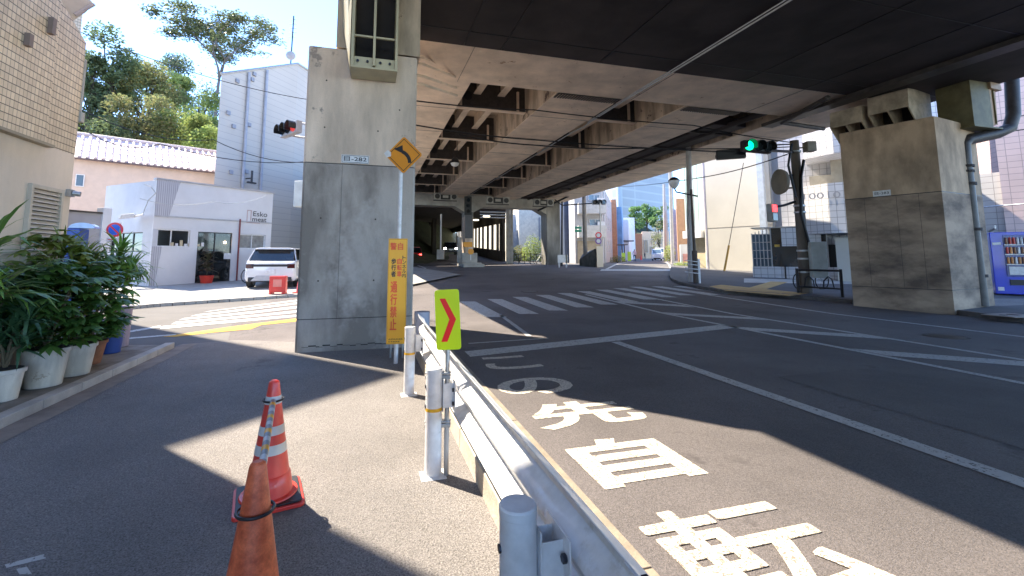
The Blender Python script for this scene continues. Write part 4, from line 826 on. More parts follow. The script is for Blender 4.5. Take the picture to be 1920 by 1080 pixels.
# pink house with pale tiled roof
A4 = PZ(120, 25); B4 = PZ(418, 30); B4.z = A4.z; HM, hl, hf = facade(A4, B4); zE = hf(137, 296)[1]; zR = hf(137, 262)[1]
house = thing('pink_house', 'salmon pink house with a pale ribbed tile roof behind the shop', 'house', A4)
mb = MB(HM); mb.box(0, hl-.3, 0, 5, 0, zE); build('wall', mb, M('wall_salmon', (.60, .47, .39), .8, var=.05), house)
mb = MB(HM); x0r, x1r = -.3, hl+.1; d_r = 2.0; rr = (zR-zE)*1.7
mb.hexa([(x0r, -.35, zE-.05), (x1r, -.35, zE-.05), (x1r, d_r, zE+rr-.05), (x0r, d_r, zE+rr-.05)], [(x0r, -.35, zE+.02), (x1r, -.35, zE+.02), (x1r, d_r, zE+rr+.02), (x0r, d_r, zE+rr+.02)])
mb.hexa([(x0r, d_r, zE+rr-.05), (x1r, d_r, zE+rr-.05), (x1r, 4.9, zE-.05), (x0r, 4.9, zE-.05)], [(x0r, d_r, zE+rr+.02), (x1r, d_r, zE+rr+.02), (x1r, 4.9, zE+.02), (x0r, 4.9, zE+.02)])
roofm = M('roof_tile_pale', (.60, .50, .50), .5, var=.1, scale=3); rf = build('roof', mb, roofm, house)
mb = MB(HM); nx = int((x1r-x0r)/.34)
for k in range(nx):
    x = x0r+.17+k*.34
    for j in range(4):
        a0 = j/4; a1 = (j+1)/4; mb.tube([(x, -.38+(d_r+.38)*a0, zE+.02+rr*a0+.03), (x, -.38+(d_r+.38)*a1, zE+.0+rr*a1+.01)], .085, 8)
build('roof_ribs', mb, roofm, rf, smooth=True)
mb = MB(HM); mb.tube([(x0r, d_r, zE+rr+.08), (x1r, d_r, zE+rr+.08)], .10, 8); build('ridge', mb, roofm, rf)
mb = MB(HM); mb.tube([(x0r, -.42, zE-.06), (x1r, -.42, zE-.06)], .06, 8); build('gutter', mb, M('gutter_brown', (.12, .08, .08), .5), rf)
q = (hf(140, 350)[0], hf(157, 350)[0], hf(150, 350)[1], hf(150, 327)[1]); window(house, HM @ Matrix.Translation((0, -.14, 0)), q, gl=glass_b)
# big pale grey building
def siding(name, c1, c2, line, bh): return brickm(name, c1, c2, line, 40, bh, .012, 0, .6, .3, .05, .3)
sid = siding('siding_grey_blue', (.47, .43, .385), (.48, .44, .395), (.32, .29, .28), .42)
A5 = PZ(392, 27); C5 = PZ(541, 33); B5 = PZ(640, 41); A5.z = C5.z = B5.z = .4
gb = thing('grey_building', 'tall pale grey sided building with pipes down its wall and a roof antenna', 'building', C5)
zt1 = W(403, 140, 27).z; zt2 = W(541, 121, 33).z; zt3 = W(640, 180, 41).z
back = [A5+Vector((3, 12, 0)), ]
mb = MB(); p = [A5, C5, B5, B5+Vector((-6, 12, 0)), A5+Vector((-3, 14, 0))]; tops = [zt1, zt2, zt3, zt2, zt1]
mb.hexa([(v.x, v.y, 0) for v in p], [(v.x, v.y, z) for v, z in zip(p, tops)]); build('wall', mb, sid, gb, fix=True)
mb = MB()
for i in range(2): a = p[i]; b = p[i+1]; mb.tube([(a.x, a.y-.05, tops[i]+.05), (b.x, b.y-.05, tops[i+1]+.05)], .09, 6)
build('roof_edge', mb, galv, gb)
GM, gl_, gf = facade(A5, C5)
for px in (455, 489): x = gf(px, 300)[0]; mb = MB(GM); mb.tube([(x, -.12, 0), (x, -.12, zt1+(zt2-zt1)*x/gl_-.5)], .09, 8); build('downpipe', mb, M('pipe_grey_'+str(px), (.30, .32, .38), .5), gb)
for (px, py) in ((444, 152), (472, 149), (476, 139), (437, 237), (466, 234), (432, 323), (461, 322), (427, 212)):
    x, z = gf(px, py); mb = MB(GM); mb.box(x-.13, x+.13, -.12, 0, z-.13, z+.13); build('vent_cap', mb, M('vent_grey%d%d' % (px, py), (.25, .26, .3), .5), gb, bevel=.02)
x, z = gf(461, 335); mb = MB(GM); mb.tube([(x, -.5, z-.3), (x, -.5, z+.5)], .07, 8); mb.tube([(x, -.5, z), (x, 0, z)], .04, 6); mb.box(x-.3, x+.3, -.6, -.4, z-.35, z-.25); build('wall_fitting', mb, dark_metal, gb)
a = W(545, 121, 33); r = thing('antenna', 'thin roof antenna mast with a small white dish on the grey building', 'antenna', a); mb = MB(); zt = W(547, 30, 33).z; mb.tube([a, (a.x+.05, a.y, zt)], .05, 6)
for k in range(5): mb.tube([(a.x-.25, a.y, zt-.3-k*.35), (a.x+.3, a.y, zt-.3-k*.35)], .02, 5)
build('mast', mb, dark_metal, r); c = W(545, 104, 32.8); mb = MB(frame(c, R(-20)) @ Matrix.Rotation(R(-80), 4, 'X')); mb.lathe([(.02, -.06), (.2, -.03), (.34, .04), (.33, .05), (.2, -.01)], n=20); build('dish', mb, M('dish_grey', (.30, .29, .31), .5), r, smooth=True)
# ---------------------------------------------------------------- hill and trees behind
mb = MB(); nx, ny = 26, 10; rg = random.Random(3)
for j in range(ny+1):
    for i in range(nx+1):
        X = -95+i*3.4+j*1.0; Y = 36+j*9; h = min(1, j/4)**1.1*20*max(0, min(1, (-6-X)/14))
        mb.v.append(Vector((X, Y, t(Y)-.1+h+rg.uniform(-.5, .5)*(j > 0))))
mb.f = [(j*(nx+1)+i, j*(nx+1)+i+1, (j+1)*(nx+1)+i+1, (j+1)*(nx+1)+i) for j in range(ny) for i in range(nx)]; mb.m = [0]*len(mb.f)
struct('hill', mb, M('hill_undergrowth', (.03, .045, .018), .9, var=.5, scale=1.5, bump=.5, bscale=4), smooth=True)
barkm = M('bark', (.06, .045, .035), .9, var=.3, scale=6, bump=.4, bscale=20)
def crown_tree(label, base, H_, rad, nleaf, ls, mat, seed, group, blobs=9, low=.3, name='tree'):
    rg = random.Random(seed); base = Vector(base); r = thing(name, label, 'tree', base, group); tk = MB(); lf = MB()
    top = base+Vector((rg.uniform(-.4, .4), rg.uniform(-.4, .4), H_*.75)); tk.tube([base-Vector((0, 0, .5)), base.lerp(top, .4)+Vector((rg.uniform(-.3, .3), 0, 0)), top], [H_*.028, H_*.02, H_*.006], 8)
    bl = []
    for k in range(blobs):
        th = rg.uniform(0, 6.28); rr = rad*rg.uniform(.25, .8); z = H_*rg.uniform(low, .92); c = base+Vector((math.cos(th)*rr*(1.15-.5*z/H_), math.sin(th)*rr*(1.15-.5*z/H_), z)); br_ = rad*rg.uniform(.28, .5); bl.append((c, br_))
        s = base.lerp(top, rg.uniform(.3, .8)); tk.tube([s, s.lerp(c, .5)+Vector((0, 0, .2)), c], [H_*.009, H_*.006, H_*.003], 5)
    for k in range(nleaf):
        c, b_ = bl[k % blobs] if rg.random() < .93 else (base+Vector((0, 0, H_*.6)), rad*.9)
        d = Vector((rg.gauss(0, 1), rg.gauss(0, 1), rg.gauss(0, 1))).normalized()*b_*(rg.random()**.4); d.z *= .75; p = c+d
        a = Vector((rg.gauss(0, 1), rg.gauss(0, 1), rg.gauss(0, .6))).normalized()*ls*rg.uniform(.6, 1.3); q = Vector((rg.gauss(0, 1), rg.gauss(0, 1), rg.gauss(0, .8))).normalized(); b = a.cross(q).normalized()*ls*rg.uniform(.3, .6)
        lf.add([p-a*.5, p+b*.5, p+a*.5+Vector((0, 0, -ls*.2)), p-b*.5], [(0, 1, 2, 3)])
    build('trunk', tk, barkm, r); build('crown', lf, mat, r); return r
hl1 = leafm('foliage_dark', (.065, .10, .045), (.15, .19, .08), .45, .6); hl2 = leafm('foliage_brownish', (.24, .22, .10), (.20, .24, .09), .5, .6); hl3 = leafm('foliage_bright', (.22, .30, .08), (.36, .42, .14), .5, .6); hl4 = leafm('foliage_hazy', (.10, .15, .10), (.17, .22, .13), .4, .5)
TG = 'trees on the slope behind the pink house'
def tree_at(px, pyb, pyt, Z, wpx, mat, seed, label, n=3200, ls=.34, **k):
    n = int(n*1.7); wpx *= 1.12
    b = W(px, pyb, Z); H_ = W(px, pyt, Z).z-b.z; crown_tree(label, b, H_, wpx/850*Z/2, n, ls, mat, seed, TG, **k)
tree_at(195, 300, 52, 40, 130, hl1, 1, 'dark green tree rising tallest beside the tiled building', 5200, low=.15, blobs=16)
tree_at(160, 260, 90, 38, 70, hl1, 12, 'dark tree directly behind the edge of the tiled building', 2600, low=.1, blobs=9)
tree_at(265, 300, 118, 43, 120, hl2, 2, 'brownish green tree in the middle of the slope', 4600, low=.15, blobs=14)
tree_at(250, 310, 175, 36, 130, hl2, 13, 'olive tree low on the slope in front of the brownish tree', 4000, ls=.28, low=.1, blobs=13)
tree_at(320, 310, 135, 47, 90, hl3, 3, 'yellow-green tree between the brownish tree and the wide-crowned tree', 3800, low=.15, blobs=12)
tree_at(372, 315, 165, 45, 95, hl3, 4, 'bright green tree beside the left edge of the grey building', 3800, low=.1, blobs=12)
tree_at(345, 320, 215, 38, 120, hl3, 5, 'low bright shrub-like tree just above the pale roof', 3600, ls=.26, low=.1, blobs=12)
tree_at(200, 315, 225, 34, 110, hl1, 6, 'dark low tree above the left end of the pale roof', 3400, ls=.26, low=.1, blobs=12)
tree_at(375, 320, 240, 37, 80, hl3, 14, 'lowest bright green tree against the grey building', 2600, ls=.26, low=.1, blobs=9)
tree_at(345, 250, 115, 62, 150, hl4, 7, 'hazy blue-green tree under the wide-crowned tree', 3800, ls=.4, low=.1, blobs=14)
tree_at(235, 250, 82, 60, 80, hl4, 8, 'thin hazy tree with sparse branches behind the dark tree', 900, ls=.4, low=.3, blobs=9)
# wide, flat-topped tree with open branches
b = W(403, 240, 56); r = thing('spreading_tree', 'tall flat-topped tree with open spreading branches against the sky', 'tree', b, TG); tk = MB(); lf = MB(); rg = random.Random(21); tips = []
def grow(p, d, ln, rad, lev):
    e = p+d*ln; m = p.lerp(e, .5)+Vector((rg.uniform(-.1, .1), rg.uniform(-.1, .1), rg.uniform(-.1, .1)))*ln*.6; tk.tube([p, m, e], [rad, rad*.82, rad*.66], 5 if lev < 3 else 4, cap=False)
    if lev >= 5: tips.append(e); return
    if lev >= 3: tips.append(m)
    for k in range(3 if lev in (0, 1) else 2 if rg.random() < .75 else 3):
        nd = (d+Vector((rg.uniform(-1, 1), rg.uniform(-1, 1), rg.uniform(-.25, .45)))*(.75 if lev < 2 else .8)).normalized(); nd.z = max(nd.z, .02 if lev > 1 else .3); nd.normalize(); grow(e, nd, ln*(.80 if lev else .62), rad*.64, lev+1)
H0 = W(403, 130, 56).z-b.z; grow(b, Vector((0.02, 0, 1)), H0*.85, .28, 0)
zt = W(403, 44, 56).z; mx = max(v.z for v in tips); zs_ = b.z+H0*.85; xs_ = sorted(abs(v.x-b.x) for v in tips)[int(len(tips)*.93)]; fx_ = 6.0/xs_
def fit(p):
    q = Vector(p); kz = (zt-zs_)/(mx-zs_)
    if q.z > zs_: q.z = zs_+(q.z-zs_)*kz
    q.x = b.x+(q.x-b.x)*fx_; q.y = b.y+(q.y-b.y)*fx_; return q
tk.v = [fit(p) for p in tk.v]; tips = [fit(p) for p in tips]
for e in tips:
    for k in range(60):
        p = e+Vector((rg.gauss(0, .6), rg.gauss(0, .6), rg.gauss(.1, .2))); a = Vector((rg.gauss(0, 1), rg.gauss(0, 1), rg.gauss(0, .3))).normalized()*.42; q = Vector((rg.gauss(0, .6), rg.gauss(0, .6), 1)).normalized(); c_ = a.cross(q).normalized()*.2; lf.add([p-a*.5, p+c_*.5, p+a*.5, p-c_*.5], [(0, 1, 2, 3)])
print('TIPS', len(tips), len(lf.f))
build('trunk', tk, M('bark_grey', (.16, .14, .14), .9), r); build('crown', lf, leafm('foliage_spreading', (.09, .12, .07), (.16, .19, .08), .4, .5), r)
# ---------------------------------------------------------------- signals and cars
def lens3(M_, n, sp, r0, _u, on=None, vis=True, hood=None):
    for i in range(n):
        x = (i-(n-1)/2)*sp
        if vis: mb = MB(M_ @ Matrix.Translation((x, 0, 0))); q = [(r0*1.12*math.cos(R(k)), r0*1.12*math.sin(R(k))) for k in range(-30, 211, 20)]; n_ = len(q); mb.add([(a, -.1, c) for a, c in q]+[(a, -.30, c) for a, c in q]+[(a*1.06, -.1, c*1.06) for a, c in q]+[(a*1.06, -.30, c*1.06) for a, c in q], [(i_, i_+1, n_+i_+1, n_+i_) for i_ in range(n_-1)]+[(2*n_+i_+1, 2*n_+i_, 3*n_+i_, 3*n_+i_+1) for i_ in range(n_-1)]+[(n_+i_, n_+i_+1, 3*n_+i_+1, 3*n_+i_) for i_ in range(n_-1)]); build('visor', mb, hood or black, r, smooth=40)
        mb = MB(M_ @ Matrix.Translation((x, 0, 0))); disc(mb, r0, -.125, -.10); build('lens', mb, on if (on and i == on[0]) else glass_d, r, fix=True) if not on or i != on[0] else build('lens', mb, on[1], r, fix=True)
red_on = M('lamp_red_dull', (.75, .06, .05), .3, emis=.1, var=0); green_on = M('lamp_green_lit', (.0, .75, .25), .3, emis=.9, var=0)
a = W(546, 243, 13.2); sM = frame(a, R(40)); r = thing('traffic_signal', 'grey three-lamp traffic signal sticking out left of the tall pier', 'traffic signal', a)
sM = sM @ Matrix.Scale(-1, 4, (1, 0, 0)) @ Matrix.Scale(-1, 4, (1, 0, 0))
mb = MB(sM); mb.box(-.52, .52, -.1, .08, -.18, .18); mb.tube([(-.3, .1, -.1), (.2, .3, -.22), (1.2, .6, -.22)], .035, 8); mb.tube([(.45, .08, .12), (1.2, .5, .0)], .03, 8); build('housing', mb, M('signal_grey', (.42, .42, .46), .5), r, bevel=.03)
lens3(sM, 3, .34, .14, .15, (2, red_on))
a = W(562, 364, 12); mb = MB(frame(a, R(10))); mb.box(-.12, .22, -.1, .12, -.35, .35); tag(build('wall_cabinet', mb, M('cabinet_white', (.6, .65, .64), .5), bevel=.02), 'small white box mounted behind the left edge of the tall pier', 'cabinet')

def make_car(label, loc, yaw, L_, Wd, Hh, body, suv=True, group=None, tail=None, front=None, name='parked_car'):
    r = thing(name, label, 'car', loc, group, world=False); r.rotation_euler = (0, 0, -yaw); hw = Wd/2
    z0 = .28; zb = Hh*(.66 if suv else .60)
    def sec(y, hb, hm, zlo, zm, zt): return [(-hb*.92, y, zlo), (hb*.92, y, zlo), (hb, y, zlo+.12), (hm, y, zm), (hm*.96, y, zt), (-hm*.96, y, zt), (-hm, y, zm), (-hb, y, zlo+.12)]
    S_ = [sec(0, hw*.86, hw*.82, z0+.14, zb*.75, zb*.9), sec(.10, hw*.96, hw*.93, z0, zb*.86, zb), sec(.45, hw, hw*.97, z0, zb*.9, zb+.05), sec(L_*.5, hw, hw*.97, z0-.02, zb*.9, zb+.02), sec(L_*.72, hw, hw*.96, z0, zb*.86, zb-.02), sec(L_*.93, hw*.95, hw*.90, z0, zb*.7, zb*.84), sec(L_, hw*.84, hw*.80, z0+.08, zb*.6, zb*.72)]
    mb = MB(); mb.loft(S_); b = build('body', mb, body, r, smooth=50, bevel=.02, fix=True)
    yr = .18 if suv else .35
    def gs(y, h1, h2, za, zt): return [(-h1, y, za), (h1, y, za), (h2, y, zt), (-h2, y, zt)]
    mb = MB(); mb.loft([gs(yr, hw*.88, hw*.82, zb-.02, zb+.01), gs(yr+.42, hw*.90, hw*.74, zb-.02, Hh-.04), gs(L_*.48, hw*.92, hw*.76, zb-.02, Hh-.03), gs(L_*.60, hw*.92, hw*.74, zb-.02, Hh-.08), gs(L_*.76, hw*.90, hw*.86, zb-.04, zb+.02)]); build('windows', mb, glass_d, r, fix=True)
    mb = MB(); mb.loft([gs(yr+.30, hw*.74, hw*.72, Hh-.07, Hh-.03), gs(yr+.55, hw*.77, hw*.70, Hh-.06, Hh), gs(L_*.46, hw*.79, hw*.70, Hh-.05, Hh+.01), gs(L_*.60, hw*.76, hw*.68, Hh-.10, Hh-.06)]); build('roof', mb, body, r, fix=True, bevel=.015)
    for sx in (-1, 1):
        mb = MB()
        for y0_, y1_ in ((yr+.12, yr+.62), (L_*.60, L_*.75)):
            za = Hh-.05; 
        mb.hexa([(sx*hw*.90, yr+.05, zb), (sx*hw*.93, yr+.05, zb), (sx*hw*.93, yr+.17, zb), (sx*hw*.90, yr+.17, zb)], [(sx*hw*.73, yr+.44, Hh-.05), (sx*hw*.77, yr+.44, Hh-.05), (sx*hw*.77, yr+.6, Hh-.05), (sx*hw*.73, yr+.6, Hh-.05)]); build('pillar', mb, body, r, fix=True)
        mb = MB(); mb.box(min(sx*hw, sx*(hw+.16)), max(sx*hw, sx*(hw+.16)), L_*.66, L_*.66+.08, zb+.02, zb+.16); build('mirror', mb, black, r, bevel=.02)
    Y90 = Matrix.Rotation(R(90), 4, 'Y')
    for sx in (-1, 1):
        for y in (.78, L_-.85):
            mb = MB(); wx = sx*(hw-.11); mb.lathe([(.27, -.11), (.335, -.10), (.345, 0), (.335, .10), (.27, .11)], (wx, y, .345), 24, 0, Y90); ty = build('wheel', mb, rubber, r, smooth=40)
            mb = MB(); mb.lathe([(.05, -.116), (.24, -.112), (.24, .112), (.05, .116)], (wx, y, .345), 18, 0, Y90); build('rim', mb, galv, ty, smooth=40)
    mb = MB(); mb.box(-hw*.8, hw*.8, -.03, .12, z0-.02, z0+.16); build('bumper', mb, dark_metal, r, bevel=.02)
    mb = MB(); mb.box(-.17, .17, -.05 if not suv else -.045, .02, zb*.55, zb*.55+.16); build('number_plate', mb, white_pt, r, bevel=.004)
    if suv:
        mb = MB(); mb.box(-hw*.72, hw*.72, -.012, .1, zb*.80, zb*.89); build('tail_strip', mb, dark_metal, r, bevel=.01)
        mb = MB(); mb.hexa([(-hw*.62, yr+.22, Hh-.06), (hw*.62, yr+.22, Hh-.06), (hw*.62, yr+.5, Hh-.04), (-hw*.62, yr+.5, Hh-.04)], [(-hw*.60, yr+.24, Hh-.02), (hw*.60, yr+.24, Hh-.02), (hw*.60, yr+.5, Hh+.01), (-hw*.60, yr+.5, Hh+.01)]); build('spoiler', mb, body, r)
        mb = MB(); mb.hexa([(-hw*.7, -.035, z0+.02), (hw*.7, -.035, z0+.02), (hw*.7, .1, z0+.02), (-hw*.7, .1, z0+.02)], [(-hw*.5, -.03, z0+.22), (hw*.5, -.03, z0+.22), (hw*.5, .1, z0+.22), (-hw*.5, .1, z0+.22)]); build('skid_plate', mb, M('silver_trim', (.45, .45, .45), .4), r)
    for sx in (-1, 1):
        if tail: mb = MB(); mb.box(min(sx*hw*.9, sx*hw*.62), max(sx*hw*.9, sx*hw*.62), -.012, .16, zb*.74, zb*.9); build('tail_light', mb, tail, r, bevel=.01)
        if front: mb = MB(); mb.box(min(sx*hw*.88, sx*hw*.58), max(sx*hw*.88, sx*hw*.58), -.03, .16, zb*.68, zb*.88); build('headlight', mb, front, r, bevel=.01)
    return r
carw = M('car_white', (.72, .72, .73), .25, var=.02, coat=1)
a = G(505, 541, .09); make_car('white suv parked tail-first beside the shop', (a.x, a.y, t(a.y)+.09), R(-14), 4.4, 1.95, 1.60, carw, True, None, M('tail_dark_red', (.06, .004, .004), .2))
carb = M('car_black', (.02, .02, .022), .25, coat=1); carr = M('car_red', (.55, .02, .02), .3, coat=1)
a = TM @ Vector((0.1, 13.5, tz(13.5))); p = W(845, 476, 52); make_car('black car facing out of the tunnel with its headlights on', (p.x, p.y, p.z-.1), TY, 4.2, 1.75, 1.5, carb, False, 'cars in the tunnel', None, M('headlamp_lit', (1, .98, .9), .3, emis=6, var=0), name='car')
p = W(779, 492, 45); make_car('red car driving into the tunnel behind the pier edge', (p.x-.2, p.y, p.z), TY, 4.2, 1.75, 1.55, carr, False, 'cars in the tunnel', M('tail_lit', (1, .06, .05), .3, emis=1.8, var=0), name='car')
# red barrier box and red cone by the car
a = G(521, 551, .09); r = thing('barrier_box', 'red plastic barrier block standing on the forecourt by the white car', 'barrier', a); mb = MB(frame(a, R(-10))); w_ = .27
mb.box(-w_, w_, -.12, .12, .06, .62); mb.box(-w_, -w_+.12, -.14, .14, 0, .06); mb.box(w_-.12, w_, -.14, .14, 0, .06); build('block', mb, red_c, r, bevel=.02); mb = MB(frame(a, R(-10))); mb.box(-.14, .14, -.125, -.12, .25, .5); build('panel', mb, M('panel_pink', (.75, .25, .2), .5), r)
a = G(557, 549, .09); a.x += .1; r = thing('traffic_cone', 'red cone with black tip beside the pier, near the white car', 'traffic cone', a); mb = MB(); mb.lathe([(.16, 0), (.16, .03), (.13, .035), (.035, .78)], a, 20); build('cone_body', mb, red_c, r, smooth=30); mb = MB(); mb.lathe([(.037, .78), (.02, .92)], a, 12); build('tip', mb, black, r); mb = MB(); mb.cbox((a.x, a.y, a.z+.015), (.38, .38, .03)); build('base', mb, red_c, r)
def bicycle(label, loc, yaw, col, group=None):
    r = thing('bicycle', label, 'bicycle', loc, group, world=False); r.rotation_euler = (0, 0, -yaw)
    for y in (0, 1.05):
        mb = MB(); n = 24; mb.tube([(0, y+.32*math.cos(2*math.pi*k/n), .33+.32*math.sin(2*math.pi*k/n)) for k in range(n+1)], .02, 6)
        for k in range(6): mb.tube([(0, y, .33), (0, y+.31*math.cos(k*1.047), .33+.31*math.sin(k*1.047))], .004, 4)
        build('wheel', mb, rubber, r, smooth=True)
    mb = MB(); bb_ = (0, .45, .30); st_ = (0, .32, .82); hd_ = (0, .86, .85)
    for q in ((bb_, st_), (st_, hd_), (bb_, hd_), (bb_, (0, 0, .33)), (st_, (0, 0, .33)), (hd_, (0, 1.05, .33))): mb.tube(q, .018, 8)
    build('frame', mb, col, r, smooth=True); mb = MB(); mb.tube([(-.26, .78, .98), (-.1, .86, 1.02), (.1, .86, 1.02), (.26, .78, .98)], .014, 6); mb.tube([hd_, (0, .84, 1.02)], .014, 6); build('handlebar', mb, galv, r, smooth=True); mb = MB(); mb.hexa([(-.07, .2, .86), (.07, .2, .86), (.02, .46, .87), (-.02, .46, .87)], [(-.08, .2, .91), (.08, .2, .91), (.02, .46, .91), (-.02, .46, .91)]); build('saddle', mb, black, r); return r
a = G(458, 532, .09); bicycle('dark bicycle leaning by the shop wall behind the white suv', (a.x, a.y+.3, a.z), R(34), dark_metal)
# ---------------------------------------------------------------- right side
cream_wall = M('wall_cream_smooth', (.55, .52, .45), .8, var=.05, scale=.6, bump=.1, fine=.03)
def bld(name, label, pts, z1, m, cat='building', z0=None, part='wall'):
    r = thing(name, label, cat, (pts[0].x, pts[0].y, t(pts[0].y)-.0)); mb = MB(); mb.prism([(p.x, p.y) for p in pts], (-.5 if z0 is None else z0), z1); build(part, mb, m, r, fix=True); return r
A = PZ(1325, 31); B = PZ(1452, 27.5); C = B+Vector((8, 12, 0)); D = PZ(1299, 37)
be = bld('cream_building', 'blank cream rendered building right of the side street', [A, B, C, C+Vector((-2, 6, 0)), PZ(1316, 43)], 14, cream_wall)
BM, bl_, bf = facade(A, B)
z_ = bf(1400, 424)[1]; mb = MB(BM); mb.box(0, bl_, -.012, .0, z_-.02, z_+.02); build('joint_line', mb, M('joint_grey', (.3, .28, .25), .8), be)
x_1 = bf(1427, 400)[0]; mb = MB(BM); mb.box(x_1, x_1+.35, -.25, 0, 0, 13); build('wall_duct', mb, M('duct_blue_grey', (.36, .42, .50), .6), be)
mb = MB(BM); mb.box(0.02, .12, -.02, 0, 0, 13); build('corner_trim', mb, M('trim_lilac', (.35, .33, .4), .6), be)
# recessed lower part + white overhang + glass-green upper front on the building's street side
A6 = PZ(1302, 33.5); B6 = PZ(1323, 31.8); r = thing('glass_front_building', 'white building with pale green glass above a cream recess at the street corner', 'building', A6)
GM6, gl6, gf6 = facade(PZ(1288, 34), PZ(1323, 32.2)); zu = gf6(1310, 432)[1]; z5 = gf6(1310, 446)[1]
mb = MB(GM6); mb.box(.45, gl6, .25, 3, -.5, z5); build('recess_wall', mb, M('wall_beige', (.42, .36, .24), .8), r); mb = MB(GM6); mb.box(0, gl6, -.3, 3, z5, zu); build('overhang', mb, white_wall, r); mb = MB(GM6); mb.box(0, gl6, 0, 3, zu, 11); build('upper_wall', mb, M('glass_mint', (.45, .62, .56), .25, var=.15, scale=.4), r)
mb = MB(GM6); 
for k in range(4): mb.box(.1+k*.42, .14+k*.42, -.03, 0, zu, 11)
build('mullion', mb, white_pt, r)
# tiled apartment with balconies
wt = brickm('white_tile', (.62, .62, .64), (.58, .58, .60), (.26, .26, .28), .30, .30, .012, 0, .4, .4, .05)
A7 = PZ(1410, 23.5); B7 = PZ(1640, 20.5); A7.z = B7.z = .3
ap = thing('tiled_apartment', 'white tiled apartment house with curved balconies behind the signal pole', 'building', A7); AM, al, af = facade(A7, B7)
z2 = af(1500, 448)[1]
mb = MB(AM); x55 = af(1540, 500)[0]; hb_ = af(1450, 500)[1]; mb.box(0, al, 0, .25, -.3, hb_); mb.box(x55, al+3, .25, .5, hb_, z2); mb.box(af(1465, 500)[0], al+3, 1.6, 8, hb_, 12); build('base_wall', mb, wt, ap)
sh = [af(1412, 440), af(1412, 500), af(1456, 430), af(1545, 430)]
mb = MB(AM); xa, xb, xc = af(1411, 470)[0], af(1446, 470)[0], af(1552, 470)[0]; zt_ = af(1446, 424)[1]; mb.box(xb, xc, .1, 1.4, hb_, zt_-.1); gb_ = build('glass_box', mb, glass_d, ap)
mb = MB(AM)
for k in range(6): x = xa+(xb-xa)*k/5; mb.box(x-.02, x+.02, .0, .05, hb_, zt_-.35+.3*k/5)
for k in range(5): z = hb_+(zt_-.4-hb_)*k/4; mb.box(xa, xb, -.01, .0, z-.02, z+.02)
for k in range(3): x = xb+(xc-xb)*k/2; mb.box(x-.03, x+.03, .04, .095, hb_, zt_-.1)
mb.box(xa-.02, xb+.02, -.03, 1.4, zt_-.1, zt_-.04); mb.box(xb, xc, -.0, 1.4, zt_-.1, zt_-.04); build('glazing_bars', mb, galv, gb_)
mb = MB(AM); mb.box(xa, xb, .15, .2, hb_, zt_-.4); build('corner_glass', mb, glass_b, ap)
mb = MB(AM); x = af(1409, 500)[0]+1.45; mb.box(x, x+.06, -.04, 0, -.1, hb_+.1); build('joint', mb, dark_metal, ap)
# balconies
def balcony(px0, px1, py0, py1, dep=1.5):
    a0, zb_ = af(px0, py1); a1, _ = af(px1, py1); _, zt2 = af(px0, py0); mb = MB(AM)
    mb.hexa([(a0, -.2, zb_), (a0+1.2, -.9, zb_), (a1, -.9, zb_), (a1, 1.6, zb_), (a0, 1.6, zb_)], [(a0, -.2, zt2), (a0+1.2, -.9, zt2), (a1, -.9, zt2), (a1, 1.6, zt2), (a0, 1.6, zt2)]); build('balcony', mb, wt, ap, fix=True)
balcony(1503, 1650, 352, 440); balcony(1508, 1650, 215, 300)
mb = MB(AM); xq = af(1515, 330)[0]; zq = af(1515, 345)[1]; mb.box(xq, al+2, .9, 1.6, zq, zq+.5); mb.box(xq+.9, xq+1.6, .88, .9, zq, zq+2); mb.box(xq+2, xq+2.6, .88, .9, zq, zq+2); build('balcony_back', mb, M('recess_beige', (.36, .32, .25), .8), ap)
mb = MB(AM); xq = af(1466, 450)[0]; mb.box(xq, xq+1.6, -.15, 1.6, z2-.35, z2+.55); build('porch_beam', mb, wt, ap)
mb = MB(AM); xq = af(1537, 448)[0]; mb.box(xq, xq+.65, .2, .24, -.1, z2-.3); build('doorway', mb, black, ap)
mb = MB(AM); xq = af(1566, 448)[0]; mb.box(xq, al+2, -.5, .2, -.1, z2+.0); build('side_wall', mb, cream_wall, ap)
mb = MB(AM); xs, zs = af(1452, 463); mb.box(xs, xs+.22, .08, .095, zs, zs+.12); build('notice', mb, M('notice_yellow', (.7, .45, .08), .5), ap)
addt = MB(AM); xs, zs = af(1510, 378); addtext(addt, '10010', xs, zs, 1.4, .28, -.93, .0); build('wall_lettering', addt, M('relief_grey', (.35, .35, .38), .6), ap)
mb = MB(); p_ = G(1410, 527, .12); mb.M = AM; mb.box(-.2, al, -.6, -.0, -.2, .02); build('sill', mb, conc_pale, ap)
# white tower glimpsed between
r = bld('white_building', 'sunlit white house front glimpsed between the cream building and the balconies', [PZ(1436, 33), PZ(1530, 30), PZ(1560, 40), PZ(1450, 42)], 13, white_wall)
